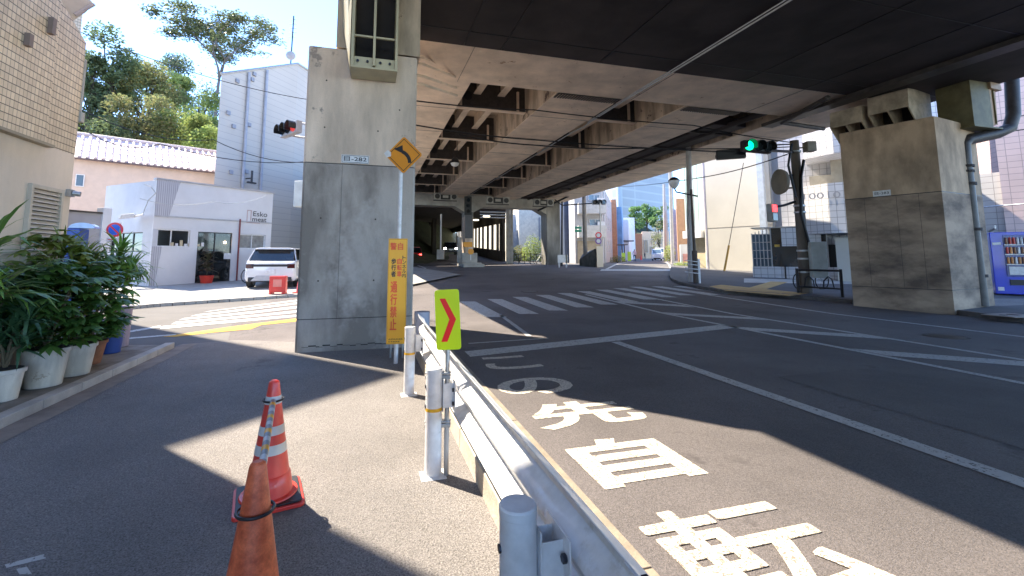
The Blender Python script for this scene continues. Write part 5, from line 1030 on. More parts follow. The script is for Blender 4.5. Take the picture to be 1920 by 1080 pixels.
# far right building behind the vending machine
pinkt = brickm('pink_tile', (.55, .42, .40), (.52, .40, .38), (.3, .24, .24), .42, .26, .012, 0, .5, .3, .06); greyt = brickm('grey_tile', (.42, .41, .41), (.40, .39, .39), (.22, .21, .21), .42, .26, .012, 0, .5, .3, .06)
A8 = PZ(1838, 19.5); B8 = PZ(1893, 18.8); C8 = PZ(2150, 16.5); pk = bld('pink_tiled_building', 'pink and grey tiled building behind the vending machine', [B8, C8, C8+Vector((4, 10, 0)), PZ(1893, 24)], 12, pinkt)
zz = W(1850, 325, 19.2).z; mb = MB(); q = [PZ(1836, 19.7), PZ(1893, 18.9), PZ(1893, 23.5), PZ(1836, 25)]; mb.prism([(p.x, p.y) for p in q], 0, zz); build('grey_wall', mb, greyt, pk, fix=True)
KM, kl, kf = facade(A8, B8); z1 = kf(1860, 450)[1]; mb = MB(KM); mb.box(-.2, kl+.3, -.3, .0, z1-.9, z1-.15); mb.box(-.2, kl+.3, -.5, 0, z1-.15, z1-.08); build('dark_awning', mb, steel_dark, pk)
z1 = kf(1860, 388)[1]; mb = MB(KM); mb.tube([(-.2, -.08, z1), (kl+2, -.3, z1+.05)], .03, 6); x, z = kf(1868, 428); mb.tube([(x-.2, -.1, z-.12), (x, -.25, z), (x, -.25, z+.12)], .05, 8); build('wall_fittings', mb, galv, pk)
# vending machine
a = G(1868, 553, .12); VMf = frame(a, R(38)); hv = W(1868, 436, a.y).z-a.z; vm = thing('vending_machine', 'bright blue drinks vending machine at the right edge', 'vending machine', a)
mb = MB(VMf); blue_v = M('vending_blue', (.01, .04, .60), .3, var=.08, coat=.4); mb.box(0, 1.2, 0, .75, .04, hv); build('cabinet', mb, blue_v, vm, bevel=.02)
mb = MB(VMf); mb.box(.30, 1.14, -.03, 0, .62, hv-.1); pn = build('display', mb, M('display_dark', (.03, .06, .3), .2), vm, bevel=.01)
rg = random.Random(9)
mb = MB(VMf); cols = [M('can_orange', (.7, .3, .1), .4), M('can_white', (.7, .7, .7), .4), M('can_red', (.6, .08, .06), .4), M('can_brown', (.3, .15, .08), .4)]
for i, z in enumerate((hv-.40, hv-.72, hv-1.05)):
    for k in range(9): x = .36+k*.085; mb.lathe([(.028, z), (.032, z+.02), (.032, z+.18), (.02, z+.22)], (x, -.07, 0), 8, rg.randint(0, 3))
build('cans', mb, cols, pn)
mb = MB(VMf)
for z in (hv-.44, hv-.76, hv-1.09): mb.box(.30, 1.14, -.10, -.03, z, z+.03)
build('shelf_strip', mb, white_pt, pn); mb = MB(VMf); mb.box(.35, .8, -.04, 0, .34, .52); build('pickup_flap', mb, dark_metal, vm); 
for q in ((.06, .2, -.02, 0, .15, .27), (.05, .24, -.02, 0, hv-.42, hv-.34), (.36, .75, -.05, -.03, .68, .95)): mb = MB(VMf); mb.box(*q); build('sticker', mb, white_pt, vm)
# ---------------------------------------------------------------- signal pole on the right
a = G(1512, 549, .12); Zs = a.y; sp = thing('signal_pole', 'concrete signal pole wound with cables in front of the balconies', 'signal pole', a); tp = W(1489, 264, Zs)
mb = MB(); mb.tube([a, a.lerp(tp, .5), tp], [.19, .16, .14], 18); build('pole', mb, M('pole_concrete_dark', (.13, .11, .09), .8, var=.25, streak=.3), sp, smooth=True)
for y in (510, 485, 470, 398, 386, 285): mb = MB(); p = W(1489+(y-264)*.08, y, Zs); mb.lathe([(.19, -.03), (.19, .03)], p, 16); build('strap', mb, galv, sp); mb = MB(); mb.tube([W(1507, 300, Zs-.2), W(1502, 330, Zs-.2), W(1502, 400, Zs-.2), W(1520, 470, Zs-.2)], .05, 8); mb.tube([W(1484, 270, Zs-.2), W(1478, 310, Zs-.2), W(1492, 370, Zs-.2)], .04, 8); build('conduit', mb, dark_metal, sp, smooth=True)
mb = MB(frame(W(1533, 487, Zs-.3), R(10))); mb.box(-.24, .24, -.15, .1, -.62, .62); build('control_box', mb, M('box_green_grey', (.45, .49, .47), .45), sp, bevel=.015)
mb = MB(frame(W(1516, 277, Zs))); mb.box(-.16, .16, -.2, .1, -.16, .2); mb.tube([(-.5, 0, 0), (-.16, 0, 0)], .03, 6); build('junction_box', mb, M('box_beige', (.4, .36, .28), .6), sp, bevel=.02)
mb = MB(); mb.tube([W(1490, 285, Zs), W(1440, 282, Zs-1.0)], .05, 8); mb.tube([W(1490, 270, Zs), W(1445, 272, Zs-1.0), W(1400, 268, Zs-1.5)], .025, 6); mb.tube([W(1494, 377, Zs), W(1470, 385, Zs-.1), W(1452, 388, Zs-.2)], .045, 8); mb.tube([W(1490, 328, Zs), W(1470, 330, Zs)], .03, 6); mb.tube([W(1490, 352, Zs), W(1470, 353, Zs)], .03, 6); build('bracket_arm', mb, dark_metal, sp, smooth=True)
c = W(1462, 341, Zs); mb = MB(frame(c, R(90)) @ Matrix.Rotation(R(90), 4, 'X')); mb.lathe([(.1, -.16), (.42, -.10), (.46, 0), (.46, .04), (.40, .06)], n=28); build('round_mirror', mb, M('mirror_back_brown', (.22, .19, .14), .6), sp, smooth=40)
Zg = Zs-1.4; a = W(1418, 276, Zg); r = thing('traffic_signal', 'black traffic signal glowing green beside the signal pole', 'traffic signal', a); gM = frame(a, R(-8)) @ Matrix.Rotation(R(3), 4, 'Y')
mb = MB(gM); mb.box(-.52, .50, -.10, .12, -.19, .19); build('housing', mb, black, r, bevel=.05); lens3(gM, 3, .34, .155, .15, (0, green_on))
a = W(1370, 289, Zg+.6); r = thing('traffic_signal', 'black traffic signal seen from behind, left of the green light', 'traffic signal', a); gM = frame(a, R(200)); mb = MB(gM); mb.box(-.45, .45, -.1, .12, -.17, .15); mb.tube([(-.4, 0, .1), (-1.0, .3, .15)], .03, 6); build('housing', mb, black, r, bevel=.05); lens3(gM, 3, .3, .13, .13)
a = W(1447, 392, Zs-.3); r = thing('pedestrian_signal', 'pedestrian signal showing red below a grey bracket', 'pedestrian signal', a); gM = frame(a, R(-25)); mb = MB(gM); mb.box(-.16, .16, -.1, .1, -.45, .18); build('housing', mb, M('ped_grey', (.3, .29, .27), .6), r, bevel=.02)
mb = MB(gM); mb.box(-.12, .12, -.12, -.10, -.10, .14); build('lens', mb, M('lamp_red_lit', (.9, .03, .03), .4, emis=.8, var=0), r); mb = MB(gM); mb.box(-.12, .12, -.12, -.10, -.40, -.16); build('lens', mb, glass_d, r)
# bicycle rail
a = G(1497, 549, .12); b = G(1580, 557, .12); rl = thing('guard_fence', 'low black pipe fence with curved rails beside the right pier', 'fence', a)
d = (b-a); ln = Vector((d.x, d.y, 0)).length; FMf = frame((a.x, a.y, a.z), math.atan2(-d.y, d.x)); hF = .85
mb = MB(FMf); mb.tube([(0, 0, 0), (0, 0, hF)], .045, 10); build('fence_post', mb, dark_metal, rl); mb = MB(FMf); mb.tube([(ln, 0, -.1), (ln, 0, hF)], .045, 10); build('fence_post', mb, dark_metal, rl)
mb = MB(FMf); mb.tube([(0, 0, hF-.05), (ln, 0, hF-.05)], .035, 8); mb.tube([(0, 0, .22), (ln, 0, .22)], .03, 8)
for s in (-1, 1): mb.tube([(ln/2+s*ln*.10, 0, .22), (ln/2+s*ln*.12, 0, .45), (ln/2+s*ln*.22, 0, .60), (ln/2+s*ln*.30, 0, .52), (ln/2+s*ln*.34, 0, .22)], .022, 6)
build('rail', mb, dark_metal, rl, smooth=True)
p = G(1532, 545, .12); bicycle('dark bicycle parked behind the low black fence', (p.x-.4, p.y+.3, p.z), R(75), galv)
# ---------------------------------------------------------------- poles at the street corner
def pole(name, label, cat, px0, py0, px1, py1, r0, r1, m, off=.0, Z=None, group=None):
    a = G(px0, py0, off) if Z is None else PZ(px0, Z); tp = W(px1, py1, a.y); r = thing(name, label, cat, a, group); mb = MB(); mb.tube([a, tp], [r0, r1], 12); build('pole', mb, m, r, smooth=True); return r, a
cp = M('pole_pale', (.42, .40, .38), .8, var=.1)
pole('utility_pole', 'pale concrete utility pole at the corner of the side street', 'utility pole', 1296, 528, 1289, 200, .14, .11, cp, .12)
lpst, la = pole('street_lamp', 'dark pole with a lantern lamp on an arm at the street corner', 'street lamp', 1305, 531, 1296, 355, .07, .05, M('pole_brown', (.07, .05, .035), .6), .12)
Zl = la.y; mb = MB(); mb.tube([G(1305, 531, .12), W(1302, 470, Zl)], .11, 12); build('base_sleeve', mb, M('sleeve_brown', (.06, .04, .03), .6), lpst); mb = MB(); mb.tube([W(1308, 368, Zl), W(1268, 360, Zl), W(1264, 352, Zl)], .035, 8); build('arm', mb, dark_metal, lpst)
c = W(1264, 345, Zl); mb = MB(); mb.lathe([(.08, -.20), (.19, -.05), (.24, .12), (.23, .15)], c, 16); build('lamp_glass', mb, M('lamp_milk', (.7, .68, .68), .3), lpst, smooth=40); mb = MB(); mb.lathe([(.26, .15), (.15, .27), (.03, .32)], c, 16); build('lamp_cap', mb, black, lpst)
a = G(1311, 531, .12); r = thing('bollard', 'short white pole with wrapped bands beside the lamp pole', 'bollard', a); mb = MB(); mb.tube([a, a+Vector((0, 0, 1.05))], .07, 10); build('post', mb, white_pt, r); mb = MB()
for z in (.45, .62, .8, .95): mb.tube([a+Vector((-.6, 0, z+.05)), a+Vector((-.3, -.18, z)), a+Vector((.05, -.05, z-.03))], .018, 6)
build('rope', mb, white_pt, r)
UG = 'utility poles along the side street'
pole('utility_pole', 'tall pale pole right of the parked van', 'utility pole', 1261, 503, 1256, 322, .17, .13, cp, Z=42, group=UG); pole('utility_pole', 'thin pole standing right behind the van', 'utility pole', 1247, 492, 1245, 345, .22, .16, cp, Z=60, group=UG); pole('utility_pole', 'distant pole right of the van, seen against the tower', 'utility pole', 1251, 490, 1249, 380, .18, .14, cp, Z=66, group=UG)
pole('utility_pole', 'weathered pole in front of the white apartment house', 'utility pole', 1098, 470, 1094, 340, .2, .17, M('pole_weathered', (.22, .20, .18), .8), Z=40, group=UG)
# left corner signal
r, a = pole('signal_pole', 'dark signal pole with a long arm at the far left corner', 'signal pole', 1053, 497, 1054, 378, .09, .07, dark_metal, Z=37); Zq = 37; mb = MB(); mb.tube([W(1040, 374, Zq), W(1054, 385, Zq), W(1112, 381, Zq), W(1132, 381, Zq)], .05, 8); mb.tube([W(1008, 395, Zq), W(1030, 385, Zq), W(1070, 366, Zq)], .08, 8); build('arm', mb, dark_metal, r)
a = W(1123, 379.5, Zq-.2); r = thing('traffic_signal', 'three-lamp signal with dark lenses on a long arm over the street', 'traffic signal', a); gM = frame(a, 0); mb = MB(gM); mb.box(-.55, .55, -.1, .1, -.2, .2); build('housing', mb, M('signal_pale', (.3, .3, .32), .5), r, bevel=.04); lens3(gM, 3, .36, .175, .16)
r, a = pole('sign_pole', 'thin grey pole carrying two round signs at the street corner', 'road sign', 1127, 505, 1125, 380, .05, .05, galv, Z=36)
for py, m1 in ((441, MATS['sign_red2']), (452, M('sign_purple', (.25, .12, .4), .5))):
    c = W(1122, py, 35.8); mb = MB(frame(c, 0)); disc(mb, .25, -.03, 0, 0); disc(mb, .16, -.035, -.03, 1); build('disc', mb, [m1, white_pt], r, fix=True)
for py in (427, 433):
    c = W(1084, py, 39); mb = MB(frame(c)); mb.box(-.3, .3, -.05, 0, -.1, .1); tag(build('street_sign', mb, M('sign_green%d' % py, (.05, .30, .18), .5)), 'small green street name plate, %s of the two' % ('upper' if py == 427 else 'lower'), 'street sign', 'green street name plates')
# ---------------------------------------------------------------- buildings along the street, left side
def glz(px, pyt, Z): return W(px, pyt, Z).z
def block(label, px0, px1, pyt, Z0, Z1, m, name='building', deep=6, px1b=None, px0b=None):     # front px0..px1 at Z0, side receding to px1b at Z1
    A = PZ(px0, Z0); B = PZ(px1, Z0); zt = glz((px0+px1)/2, pyt, Z0); C = PZ(px1b if px1b else px1, Z1); D = PZ(px0b, Z1) if px0b else A+Vector((0, Z1-Z0, 0))
    r = thing(name, label, 'building', A); mb = MB(); mb.prism([(p.x, p.y) for p in (A, B, C, D)], -.2, zt); build('wall', mb, m, r, fix=True); return r, A, B, zt
grw = M('wall_pale_grey', (.45, .45, .46), .8, var=.06)
r, A, B, zt = block('pale grey apartment house with two balconies at the street corner', 1079, 1131, 345, 46, 62, grw, 'apartment_house', px1b=1149)
SM, sl_, _f = facade(B, PZ(1149, 62))
for k in range(4):
    for fl in range(3): window(r, SM @ Matrix.Translation((0, -.14, 0)), (2+k*3.6, 2.7+k*3.6, 1.2+fl*2.7, 2.7+fl*2.7), nm=1)
mb = MB(SM); mb.tube([(1.2, -.1, 0), (1.2, -.1, 8)], .06, 6); build('downpipe', mb, galv, r)
AM2, _, af2 = facade(A, B)
for k in (402, 446):
    q = af2(1118, k); mb = MB(AM2); mb.box(q[0], q[0]+.75, -.8, -.45, q[1]-.9+1.0, q[1]+.6+1.0); build('air_conditioner', mb, white_pt, r, bevel=.02)
for (x0, y0, x1, y1) in ((1103, 365, 1124, 376), (1105, 411, 1126, 423)):
    q = (af2(x0, y1)[0], af2(x1, y0)[0], af2(x0, y1)[1], af2(x0, y0)[1]); window(r, AM2 @ Matrix.Translation((0, -.2, 0)), q, nm=2, gl=glass_b)
for (y0, y1) in ((382, 402), (424, 446)):
    q = (af2(1082, y1)[0], af2(1132, y0)[0], af2(1100, y1)[1], af2(1100, y0)[1]); mb = MB(AM2); mb.box(q[0], q[1], -1.0, -.0, q[2], q[3]); build('balcony', mb, M('balcony_pale%d' % y0, (.60, .58, .55), .8), r)
q = af2(1100, 452); mb = MB(AM2); mb.box(.2, af2(1125, 450)[0], -.1, 0, 0, q[1]); build('ground_floor', mb, M('wall_tan', (.42, .36, .27), .8), r)
block('narrow dark blue-grey building left of the apartment house', 1059, 1072, 350, 50, 60, M('wall_slate', (.06, .08, .13), .6, var=.2, scale=1))
block('pale blue building strip behind the signal pole', 1071, 1080, 372, 52, 60, M('wall_lightblue', (.38, .44, .52), .7)); block('pale house partly behind the portal column', 1030, 1060, 388, 56, 66, grw)
block('brown rendered house past the apartment house', 1149, 1158, 374, 62, 80, M('wall_brown', (.42, .22, .13), .8), px1b=1160)
block('building wrapped in blue sheeting on the left of the street', 1158, 1168, 388, 66, 84, M('sheet_blue', (.12, .27, .50), .7, var=.2, scale=.8), px1b=1171)
r, A, B, zt = block('low white terraced building past the blue sheeting', 1168, 1180, 412, 78, 110, white_wall, px1b=1192)
mb = MB(frame(A)); mb.box(0, 1.8, -.6, -.1, 3.2, 3.4); build('ledge', mb, conc_dark, r)
block('small white block standing behind the low terrace', 1166, 1192, 408, 112, 120, M('wall_white2', (.6, .6, .62), .8)); block('reddish brick building near the end of the street', 1191, 1205, 438, 118, 130, M('wall_redbrick', (.42, .16, .08), .8)); 
r, A, B, zt = block('orange plastered building closing the end of the street', 1205, 1256, 434, 128, 140, M('wall_orange', (.75, .54, .36), .8), px0b=1204)
OM, _, of = facade(A, B)
for (x0, x1, y0, y1) in ((1208, 1214, 450, 474), (1222, 1228, 448, 458), (1234, 1240, 448, 458), (1220, 1226, 463, 476)):
    q = (of(x0, y1)[0], of(x1, y0)[0], of(x0, y1)[1], of(x0, y0)[1]); window(r, OM @ Matrix.Translation((0, -.4, 0)), q, gl=M('pane_warm%d' % x0, (.3, .2, .12), .3))
# the blue-grey tower
tw = brickm('tower_cladding', (.27, .30, .35), (.26, .29, .34), (.33, .36, .40), 30, 3.4, .35, 0, .4, .0, .1, .05)
A = PZ(1151, 170); B = PZ(1268, 190); r = thing('tower_block', 'huge blue-grey tower rising beyond the street', 'tower', A); mb = MB(); zt = glz(1200, 150, 175); mb.prism([(p.x, p.y) for p in (A, PZ(1165, 166), B, B+Vector((0, 30, 0)), A+Vector((0, 30, 0)))], 0, zt); build('wall', mb, tw, r, fix=True)
mb = MB(); p = PZ(1165, 165); mb.tube([p, p+Vector((0, 0, zt))], 1.0, 10); build('corner_column', mb, M('tower_column', (.32, .38, .46), .5), r, smooth=True)
# trees far down the street
hl5 = leafm('foliage_far', (.10, .20, .07), (.18, .30, .10), .4, .5); TG2 = 'trees at the end of the street'
for i, (px, pyb, pyt, Z, wp, lab) in enumerate(((1192, 440, 386, 150, 34, 'rounded green tree left below the blue tower'), (1215, 440, 382, 155, 40, 'rounded green tree in the middle below the blue tower'), (1238, 440, 384, 150, 36, 'rounded green tree right below the blue tower'))):
    b = W(px, pyb, Z); H_ = W(px, pyt, Z).z-b.z; crown_tree(lab, b, H_, wp/850*Z/2, 1500, .9, hl5, 50+i, TG2, low=.2, blobs=10)
mb = MB(); p0 = PZ(1160, 146); p1 = PZ(1262, 146); mb.hexa([(p0.x, p0.y, 0), (p1.x, p1.y, 0), (p1.x, p1.y+25, 0), (p0.x, p0.y+25, 0)], [(p0.x, p0.y+6, 8), (p1.x, p1.y+6, 8), (p1.x, p1.y+25, 13), (p0.x, p0.y+25, 13)]); struct('far_hill', mb, MATS['hill_undergrowth'])
b = PZ(1236, 105); crown_tree('nearly bare yellowish street tree above the vans', b, glz(1236, 408, 105)-b.z, 2.6, 520, .45, leafm('foliage_yellow_sparse', (.30, .28, .12), (.25, .26, .15), .4), 61, TG2, low=.3, blobs=12)
b = PZ(1312, 38); 
# right side of the street
r, A, B, zt = block('orange gabled building behind the corner poles', 1272, 1302, 372, 48, 60, M('wall_bright_orange', (.50, .28, .15), .7, var=.08), px0b=1271, px1b=1310)
block('grey-lilac narrow building between the tall pole and the orange one', 1262, 1272, 392, 62, 90, M('wall_lilac', (.40, .38, .45), .8), px0b=1260, px1b=1275)
r, A, B, zt = block('white hut with pink shutter below the orange building', 1276, 1300, 458, 40, 44, white_wall, 'hut', px0b=1275, px1b=1302); mb = MB(frame(A)); mb.box(.2, 1.0, -.05, 0, 0, .95); build('shutter', mb, M('shutter_pink', (.6, .3, .28), .6), r)
# bushes and bits at kerbs
def bush(label, px, Z, wd, ht, m, n, ls, seed, cat='bush', z=None, group=None):
    b = PZ(px, Z); 
    if z: b.z = z
    r = thing('bush', label, cat, b, group); lf = MB(); st = MB(); rg = random.Random(seed)
    for k in range(5): st.tube([b, b+Vector((rg.uniform(-.4, .4)*wd, rg.uniform(-.3, .3)*wd, ht*.7))], [.03, .01], 5)
    for k in range(n):
        th = rg.uniform(0, 6.28); rr = rg.random()**.5*wd/2; zz = rg.uniform(.08, 1)*ht*(1-.45*(rr/(wd/2))**2)*rg.uniform(.85, 1.1); p = b+Vector((math.cos(th)*rr, math.sin(th)*rr*.7, zz))
        a = Vector((rg.gauss(0, 1), rg.gauss(0, 1), rg.gauss(0, .6))).normalized()*ls; c_ = a.cross(Vector((rg.gauss(0, 1), rg.gauss(0, 1), rg.gauss(0, 1)))).normalized()*ls*.5; lf.add([p-a*.5, p+c_*.5, p+a*.5, p-c_*.5], [(0, 1, 2, 3)])
    build('stem', st, barkm, r); build('foliage', lf, m, r)
bush('bright green tree-like bush seen through the portal opening', 1000, 52, 2.6, 3.2, hl3, 1600, .2, 1); bush('darker olive bush left of the bright one in the portal opening', 974, 53, 2.2, 2.1, hl2, 1100, .2, 2)
bush('low green bush at the foot of the brown house', 1158, 50, 1.8, .9, hl2, 500, .14, 3); bush('pale yellow-green tuft at the kerb below the white hut', 1282, 36, 1.7, .45, hl3, 500, .12, 4); bush('green hedge along the right side of the street', 1256, 55, 1.4, 2.6, hl3, 900, .16, 5)
for i, (px, pyt, Z, lab) in enumerate(((1169, 474, 55, 'lime green banner stand nearer the brown house'), (1180, 472, 58, 'lime green banner stand further along the street'))):
    a = PZ(px, Z); r = thing('banner_stand', lab, 'banner', a, 'lime banner stands'); mb = MB(frame(a)); mb.box(-.22, .22, -.03, 0, .1, glz(px, pyt, Z)-a.z); build('banner', mb, M('banner_lime%d' % i, (.40, .70, .10), .6), r); mb = MB(frame(a)); mb.tube([(-.24, 0, 0), (-.24, 0, 1.5)], .02, 6); build('pole', mb, white_pt, r)
mb = MB(); q = [PZ(1164, 58), PZ(1178, 58)]; zc = glz(1170, 458, 58)
r = thing('canopy', 'dark thin canopy frame over the entrance of the blue-sheeted building', 'canopy', q[0]); mb.prism([(q[0].x, q[0].y), (q[1].x, q[1].y), (q[1].x, q[1].y+2), (q[0].x, q[0].y+2)], zc-.1, zc); mb.tube([PZ(1167, 58), Vector((PZ(1167, 58).x, 58, zc))], .07, 6); mb.tube([PZ(1171, 59), Vector((PZ(1171, 59).x, 59, zc))], .07, 6); build('frame', mb, dark_metal, r)
# stone wall chunk and low white wall
A = PZ(1087, 39); A.z = .8; r = thing('stone_retaining_wall', 'dark stone retaining block at the foot of the weathered pole', 'wall', A); mb = MB(); q = [PZ(1086, 38), PZ(1117, 35.5), PZ(1119, 41), PZ(1095, 43)]; z1 = glz(1100, 466, 38)
mb.hexa([(p.x, p.y, 0) for p in q], [(p.x, p.y, z) for p, z in zip(q, (z1-.9, z1, z1, z1-.2))]); build('wall', mb, M('stone_dark', (.10, .10, .09), .9, var=.4, scale=2, bump=.6, bscale=6), r, bevel=.08, fix=True)
A = PZ(1118, 35); r = thing('white_wall_end', 'white wall end beside the two round signs', 'wall', A); mb = MB(); q = [PZ(1119, 35.5), PZ(1131, 36), PZ(1131, 44), PZ(1119, 44)]; mb.prism([(p.x, p.y) for p in q], 0, glz(1124, 462, 36)); build('wall', mb, cream_wall, r, fix=True)
mb = MB(); a = PZ(1044, 36); b = PZ(1066, 35); mb.box(a.x, b.x, 35.4, 35.5, a.z+.35, a.z+.95); mb.box(a.x+.05, a.x+.15, 35.4, 35.5, a.z-.1, a.z+.35); mb.box(b.x-.15, b.x-.05, 35.4, 35.5, a.z-.1, a.z+.95); tag(build('white_barrier', mb, white_pt), 'low white board barrier beside the portal column', 'barrier')
# through the portal opening: house, fence, bike
r, A, B, zt = block('pale blue-grey house seen through the right portal opening', 953, 1022, 402, 62, 80, M('wall_blue_grey', (.40, .44, .50), .8, var=.05), deep=10); mb = MB(); a0 = PZ(956, 61.5); b0 = PZ(1012, 61.5); z1 = glz(956, 440, 61.5); z2 = glz(1000, 408, 61.5); mb.hexa([(a0.x, 60.5, 0), (b0.x, 60.5, 0), (b0.x, 61.9, 0), (a0.x, 61.9, 0)], [(a0.x, 60.5, z1), (b0.x, 60.5, z2), (b0.x, 61.9, z2), (a0.x, 61.9, z1)]); build('lean_to', mb, M('wall_grey_mid', (.30, .31, .33), .8), r, fix=True)
a = PZ(962, 45); b = PZ(1018, 42); r = thing('street_railing', 'thin dark railing seen through the right portal opening', 'fence', a); mb = MB()
for z in (.25, .95): mb.tube([a+Vector((0, 0, z)), b+Vector((0, 0, z))], .03, 6)
for k in range(6): p = a.lerp(b, k/5); mb.tube([p, p+Vector((0, 0, 1.0))], .035, 6)
build('rail', mb, dark_metal, r); p = PZ(998, 40.5); bicycle('bicycle leaning on the railing in the portal opening', (p.x, p.y, p.z), R(70), galv)
# sunlit wall along the tunnel's outside
mb = MB(TM); mb.box(7.5, 12, 18, 110, -1, 9); r = thing('roadside_building', 'long pale building outside the tunnel, bright between its posts', 'building', TM @ Vector((8, 30, 0))); build('wall', mb, M('wall_cream_bright', (.72, .68, .58), .8), r)
# vans and people on the street
carv = M('van_pale_blue', (.45, .52, .62), .3, coat=.6)
def van(label, loc, yaw, wd, ht, L_, body, group):
    r = thing('van', label, 'van', loc, group, world=False); r.rotation_euler = (0, 0, -yaw); hw = wd/2; mb = MB()
    def s(y, h1, zl, zt, h2): return [(-h1, y, zl), (h1, y, zl), (h1*1.0, y, zt*.55), (h2, y, zt), (-h2, y, zt), (-h1, y, zt*.55)]
    mb.loft([s(0, hw*.94, .3, ht*.58, hw*.9), s(.15, hw, .25, ht*.62, hw*.93), s(.55, hw, .25, ht*.96, hw*.86), s(.9, hw, .25, ht, hw*.87), s(L_-.1, hw, .25, ht, hw*.87), s(L_, hw*.95, .3, ht*.95, hw*.84)]); build('body', mb, body, r, smooth=40, fix=True)
    mb = MB(); mb.hexa([(-hw*.84, .11, ht*.60), (hw*.84, .11, ht*.60), (hw*.84, .3, ht*.60), (-hw*.84, .3, ht*.60)], [(-hw*.76, .5, ht*.93), (hw*.76, .5, ht*.93), (hw*.76, .6, ht*.93), (-hw*.76, .6, ht*.93)]); build('windscreen', mb, glass_b, r, fix=True)
    for sx in (-1, 1):
        mb = MB(); mb.box(min(sx*hw*.9, sx*hw*.6), max(sx*hw*.9, sx*hw*.6), -.03, .1, ht*.36, ht*.48); build('headlight', mb, white_pt, r)
        for y in (.7, L_-.7): mb = MB(); mb.lathe([(.25, -.09), (.29, -.07), (.29, .07), (.25, .09)], (sx*(hw-.1), y, .29), 16, 0, Matrix.Rotation(R(90), 4, 'Y')); build('wheel', mb, rubber, r, smooth=40)
    mb = MB(); mb.box(-hw*.7, hw*.7, -.04, .05, .25, .45); build('bumper', mb, black, r); return r
p = PZ(1232, 72); van('pale blue van parked facing the camera down the street', p, R(18), 1.55, 1.85, 3.4, carv, 'parked vans'); p = PZ(1238, 80); van('white van parked close behind the pale blue van', p, R(18), 1.8, 2.2, 4.4, carw, 'parked vans')
p = G(1872, 575)
def person(label, loc, yaw, ht, shirt, trouser):
    r = thing('person', label, 'person', loc, None, world=False); r.rotation_euler = (0, 0, -yaw); s = ht/1.7
    V = [(0, 0, .92), (0, 0, 1.1), (0, .0, 1.38), (0, .0, 1.48), (0, .02, 1.60), (0, .01, 1.70), (-.10, 0, .88), (-.11, .12, .50), (-.11, .05, .08), (-.11, .18, .04), (.10, 0, .88), (.11, -.10, .50), (.11, -.28, .10), (.11, -.16, .05), (-.19, 0, 1.38), (-.25, -.05, 1.12), (-.24, .08, .90), (-.24, .12, .82), (.19, 0, 1.38), (.25, .06, 1.12), (.24, .20, .94), (.24, .24, .87)]
    E_ = [(0, 1), (1, 2), (2, 3), (3, 4), (4, 5), (0, 6), (6, 7), (7, 8), (8, 9), (0, 10), (10, 11), (11, 12), (12, 13), (2, 14), (14, 15), (15, 16), (16, 17), (2, 18), (18, 19), (19, 20), (20, 21)]
    Rr = [.14, .13, .15, .055, .10, .08, .085, .06, .04, .04, .085, .06, .04, .04, .055, .042, .032, .035, .055, .042, .032, .035]
    me = bpy.data.meshes.new('body'); me.from_pydata([(a*s, b*s, c*s) for a, b, c in V], E_, []); me.materials.append(shirt); me.materials.append(trouser); o = bpy.data.objects.new('body', me); COL.objects.link(o); o.parent = r
    m = o.modifiers.new('skin', 'SKIN'); me.skin_vertices[0].data[0].use_root = True
    for i, q in enumerate(Rr): me.skin_vertices[0].data[i].radius = (q*s, q*s)
    ss = o.modifiers.new('sub', 'SUBSURF'); ss.levels = 2; ss.render_levels = 2
    dg = bpy.context.evaluated_depsgraph_get(); dg.update(); m2 = bpy.data.meshes.new_from_object(o.evaluated_get(dg)); o.modifiers.clear(); o.data = m2; m2.materials.clear()
    for q in (shirt, trouser, MATS['skin'], black): m2.materials.append(q)
    for f in m2.polygons:
        z = f.center.z/s; x = abs(f.center.x)/s; f.material_index = 3 if z > 1.63 or z < .10 else 2 if z > 1.47 or (x > .19 and z < .98) else 0 if z > .93 else 1; f.use_smooth = True
M('skin', (.45, .28, .2), .6)
p = PZ(1190, 62); person('person in a pale top and dark trousers walking beside the street', p, R(200), 1.65, M('shirt_pale', (.55, .5, .6), .8), M('trousers_navy', (.03, .03, .06), .8))
p = PZ(1209, 100); person('person in black far down the street', p, R(180), 1.5, black, black)
mb = MB(); p = PZ(1202, 85); r = thing('traffic_cone', 'small red cone far down the street beside the walker', 'traffic cone', p); mb.lathe([(.24, 0), (.2, .05), (.04, .95)], p, 12); build('cone_body', mb, red_c, r)

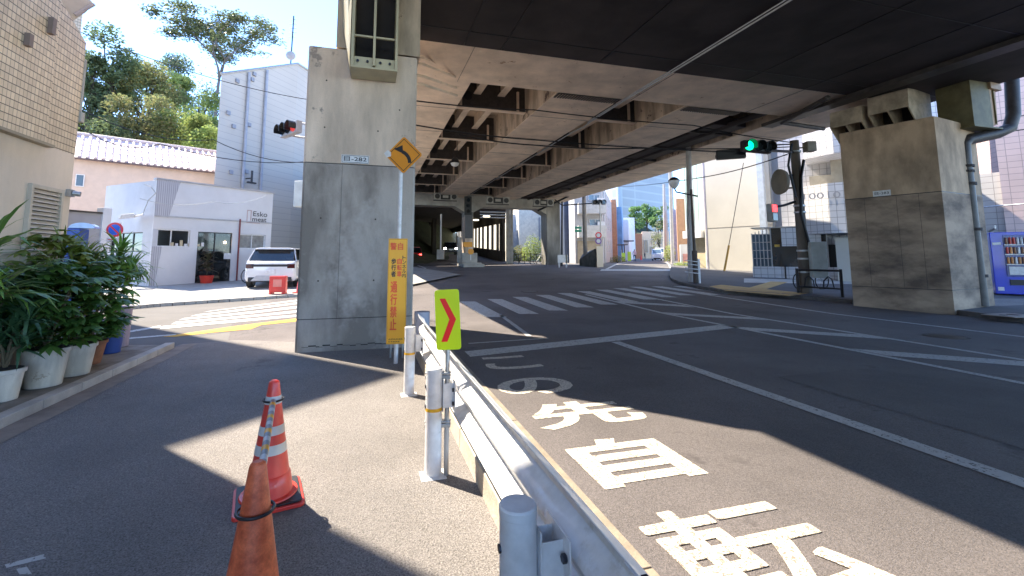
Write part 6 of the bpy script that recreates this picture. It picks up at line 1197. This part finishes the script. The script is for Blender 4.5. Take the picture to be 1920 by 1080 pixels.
# ---------------------------------------------------------------- overhead wires
def wire(label, pts, r=.018, sag=.25, group='overhead wires', m=black):
    out = []
    for i in range(len(pts)-1):
        for k in range(10): q = k/10; p = pts[i].lerp(pts[i+1], q); p.z -= sag*4*q*(1-q); out.append(p)
    out.append(pts[-1]); mb = MB(); mb.tube(out, r, 5); tag(build('overhead_wire', mb, m, smooth=True), label, 'wire', group)
wire('upper wire from the tiled building past the slope to the tall pier', [W(146, 203, 9.5), W(400, 262, 12), W(600, 302, 14)], .011); wire('lower wire from the tiled building past the slope to the tall pier', [W(146, 235, 9.5), W(300, 270, 11), W(600, 300, 14.5)], .011)
wire('wire crossing the top of the grey building', [W(150, 60, 20), W(403, 148, 22), W(600, 190, 24)], .02, .1)
wire('thin wire along the shop roof', [W(262, 372, 18.2), W(400, 378, 19), W(500, 366, 20)], .012, .2, m=galv)
wire('topmost wire crossing under the viaduct girders', [W(770, 188, 11), W(1000, 206, 14), W(1300, 235, 16), W(1490, 268, Zs)], .02, .05); wire('middle wire crossing under the viaduct girders', [W(770, 233, 11), W(1000, 262, 13), W(1380, 285, Zg)], .02, .05); wire('lowest wire crossing under the viaduct girders', [W(860, 252, 12), W(1000, 272, 13), W(1200, 278, 14), W(1490, 275, Zs)], .02, .05)
wire('wire from the signal pole down toward the street lamp', [W(1490, 284, Zs), W(1320, 332, 22), W(1160, 350, 40), W(1054, 350, 45)], .022, .1); wire('slack guy wire with a yellow cover against the cream building', [W(1394, 305, 26), W(1372, 430, 26.4), W(1357, 509, 26.6)], .02, .02)
a = W(1367, 460, 26.3); b = W(1358, 508, 26.4); mb = MB(); mb.tube([a, b], .06, 8); tag(build('guy_cover', mb, M('guy_yellow', (.7, .42, .10), .5)), 'yellow cover on the guy wire in front of the cream building', 'wire cover')
wire('wire right of the far right pier', [W(1860, 230, 17), W(1990, 200, 17)], .02, 0); wire('lower wire right of the far right pier', [W(1860, 252, 17), W(1990, 232, 17)], .02, 0)
for i, (px, py) in enumerate(((853, 303), (853, 216))):
    pass
c = W(853, 305, 22); mb = MB(); mb.lathe([(.05, .30), (.20, .1), (.24, -.02)], c, 16); mb.tube([(c.x-.1, c.y, c.z+.25), (c.x-.1, c.y, c.z+1.2)], .02, 6); mb.tube([(c.x+.1, c.y, c.z+.25), (c.x+.1, c.y, c.z+1.2)], .02, 6)
r = thing('hanging_lamp', 'round lamp with a pale dome hanging under the left bay of the viaduct', 'lamp', c); build('shade', mb, dark_metal, r, smooth=40); mb = MB(); mb.lathe([(.22, -.03), (.17, -.14), (.05, -.20)], c, 16); build('lamp_dome', mb, M('dome_white', (.6, .6, .6), .3), r, smooth=True)
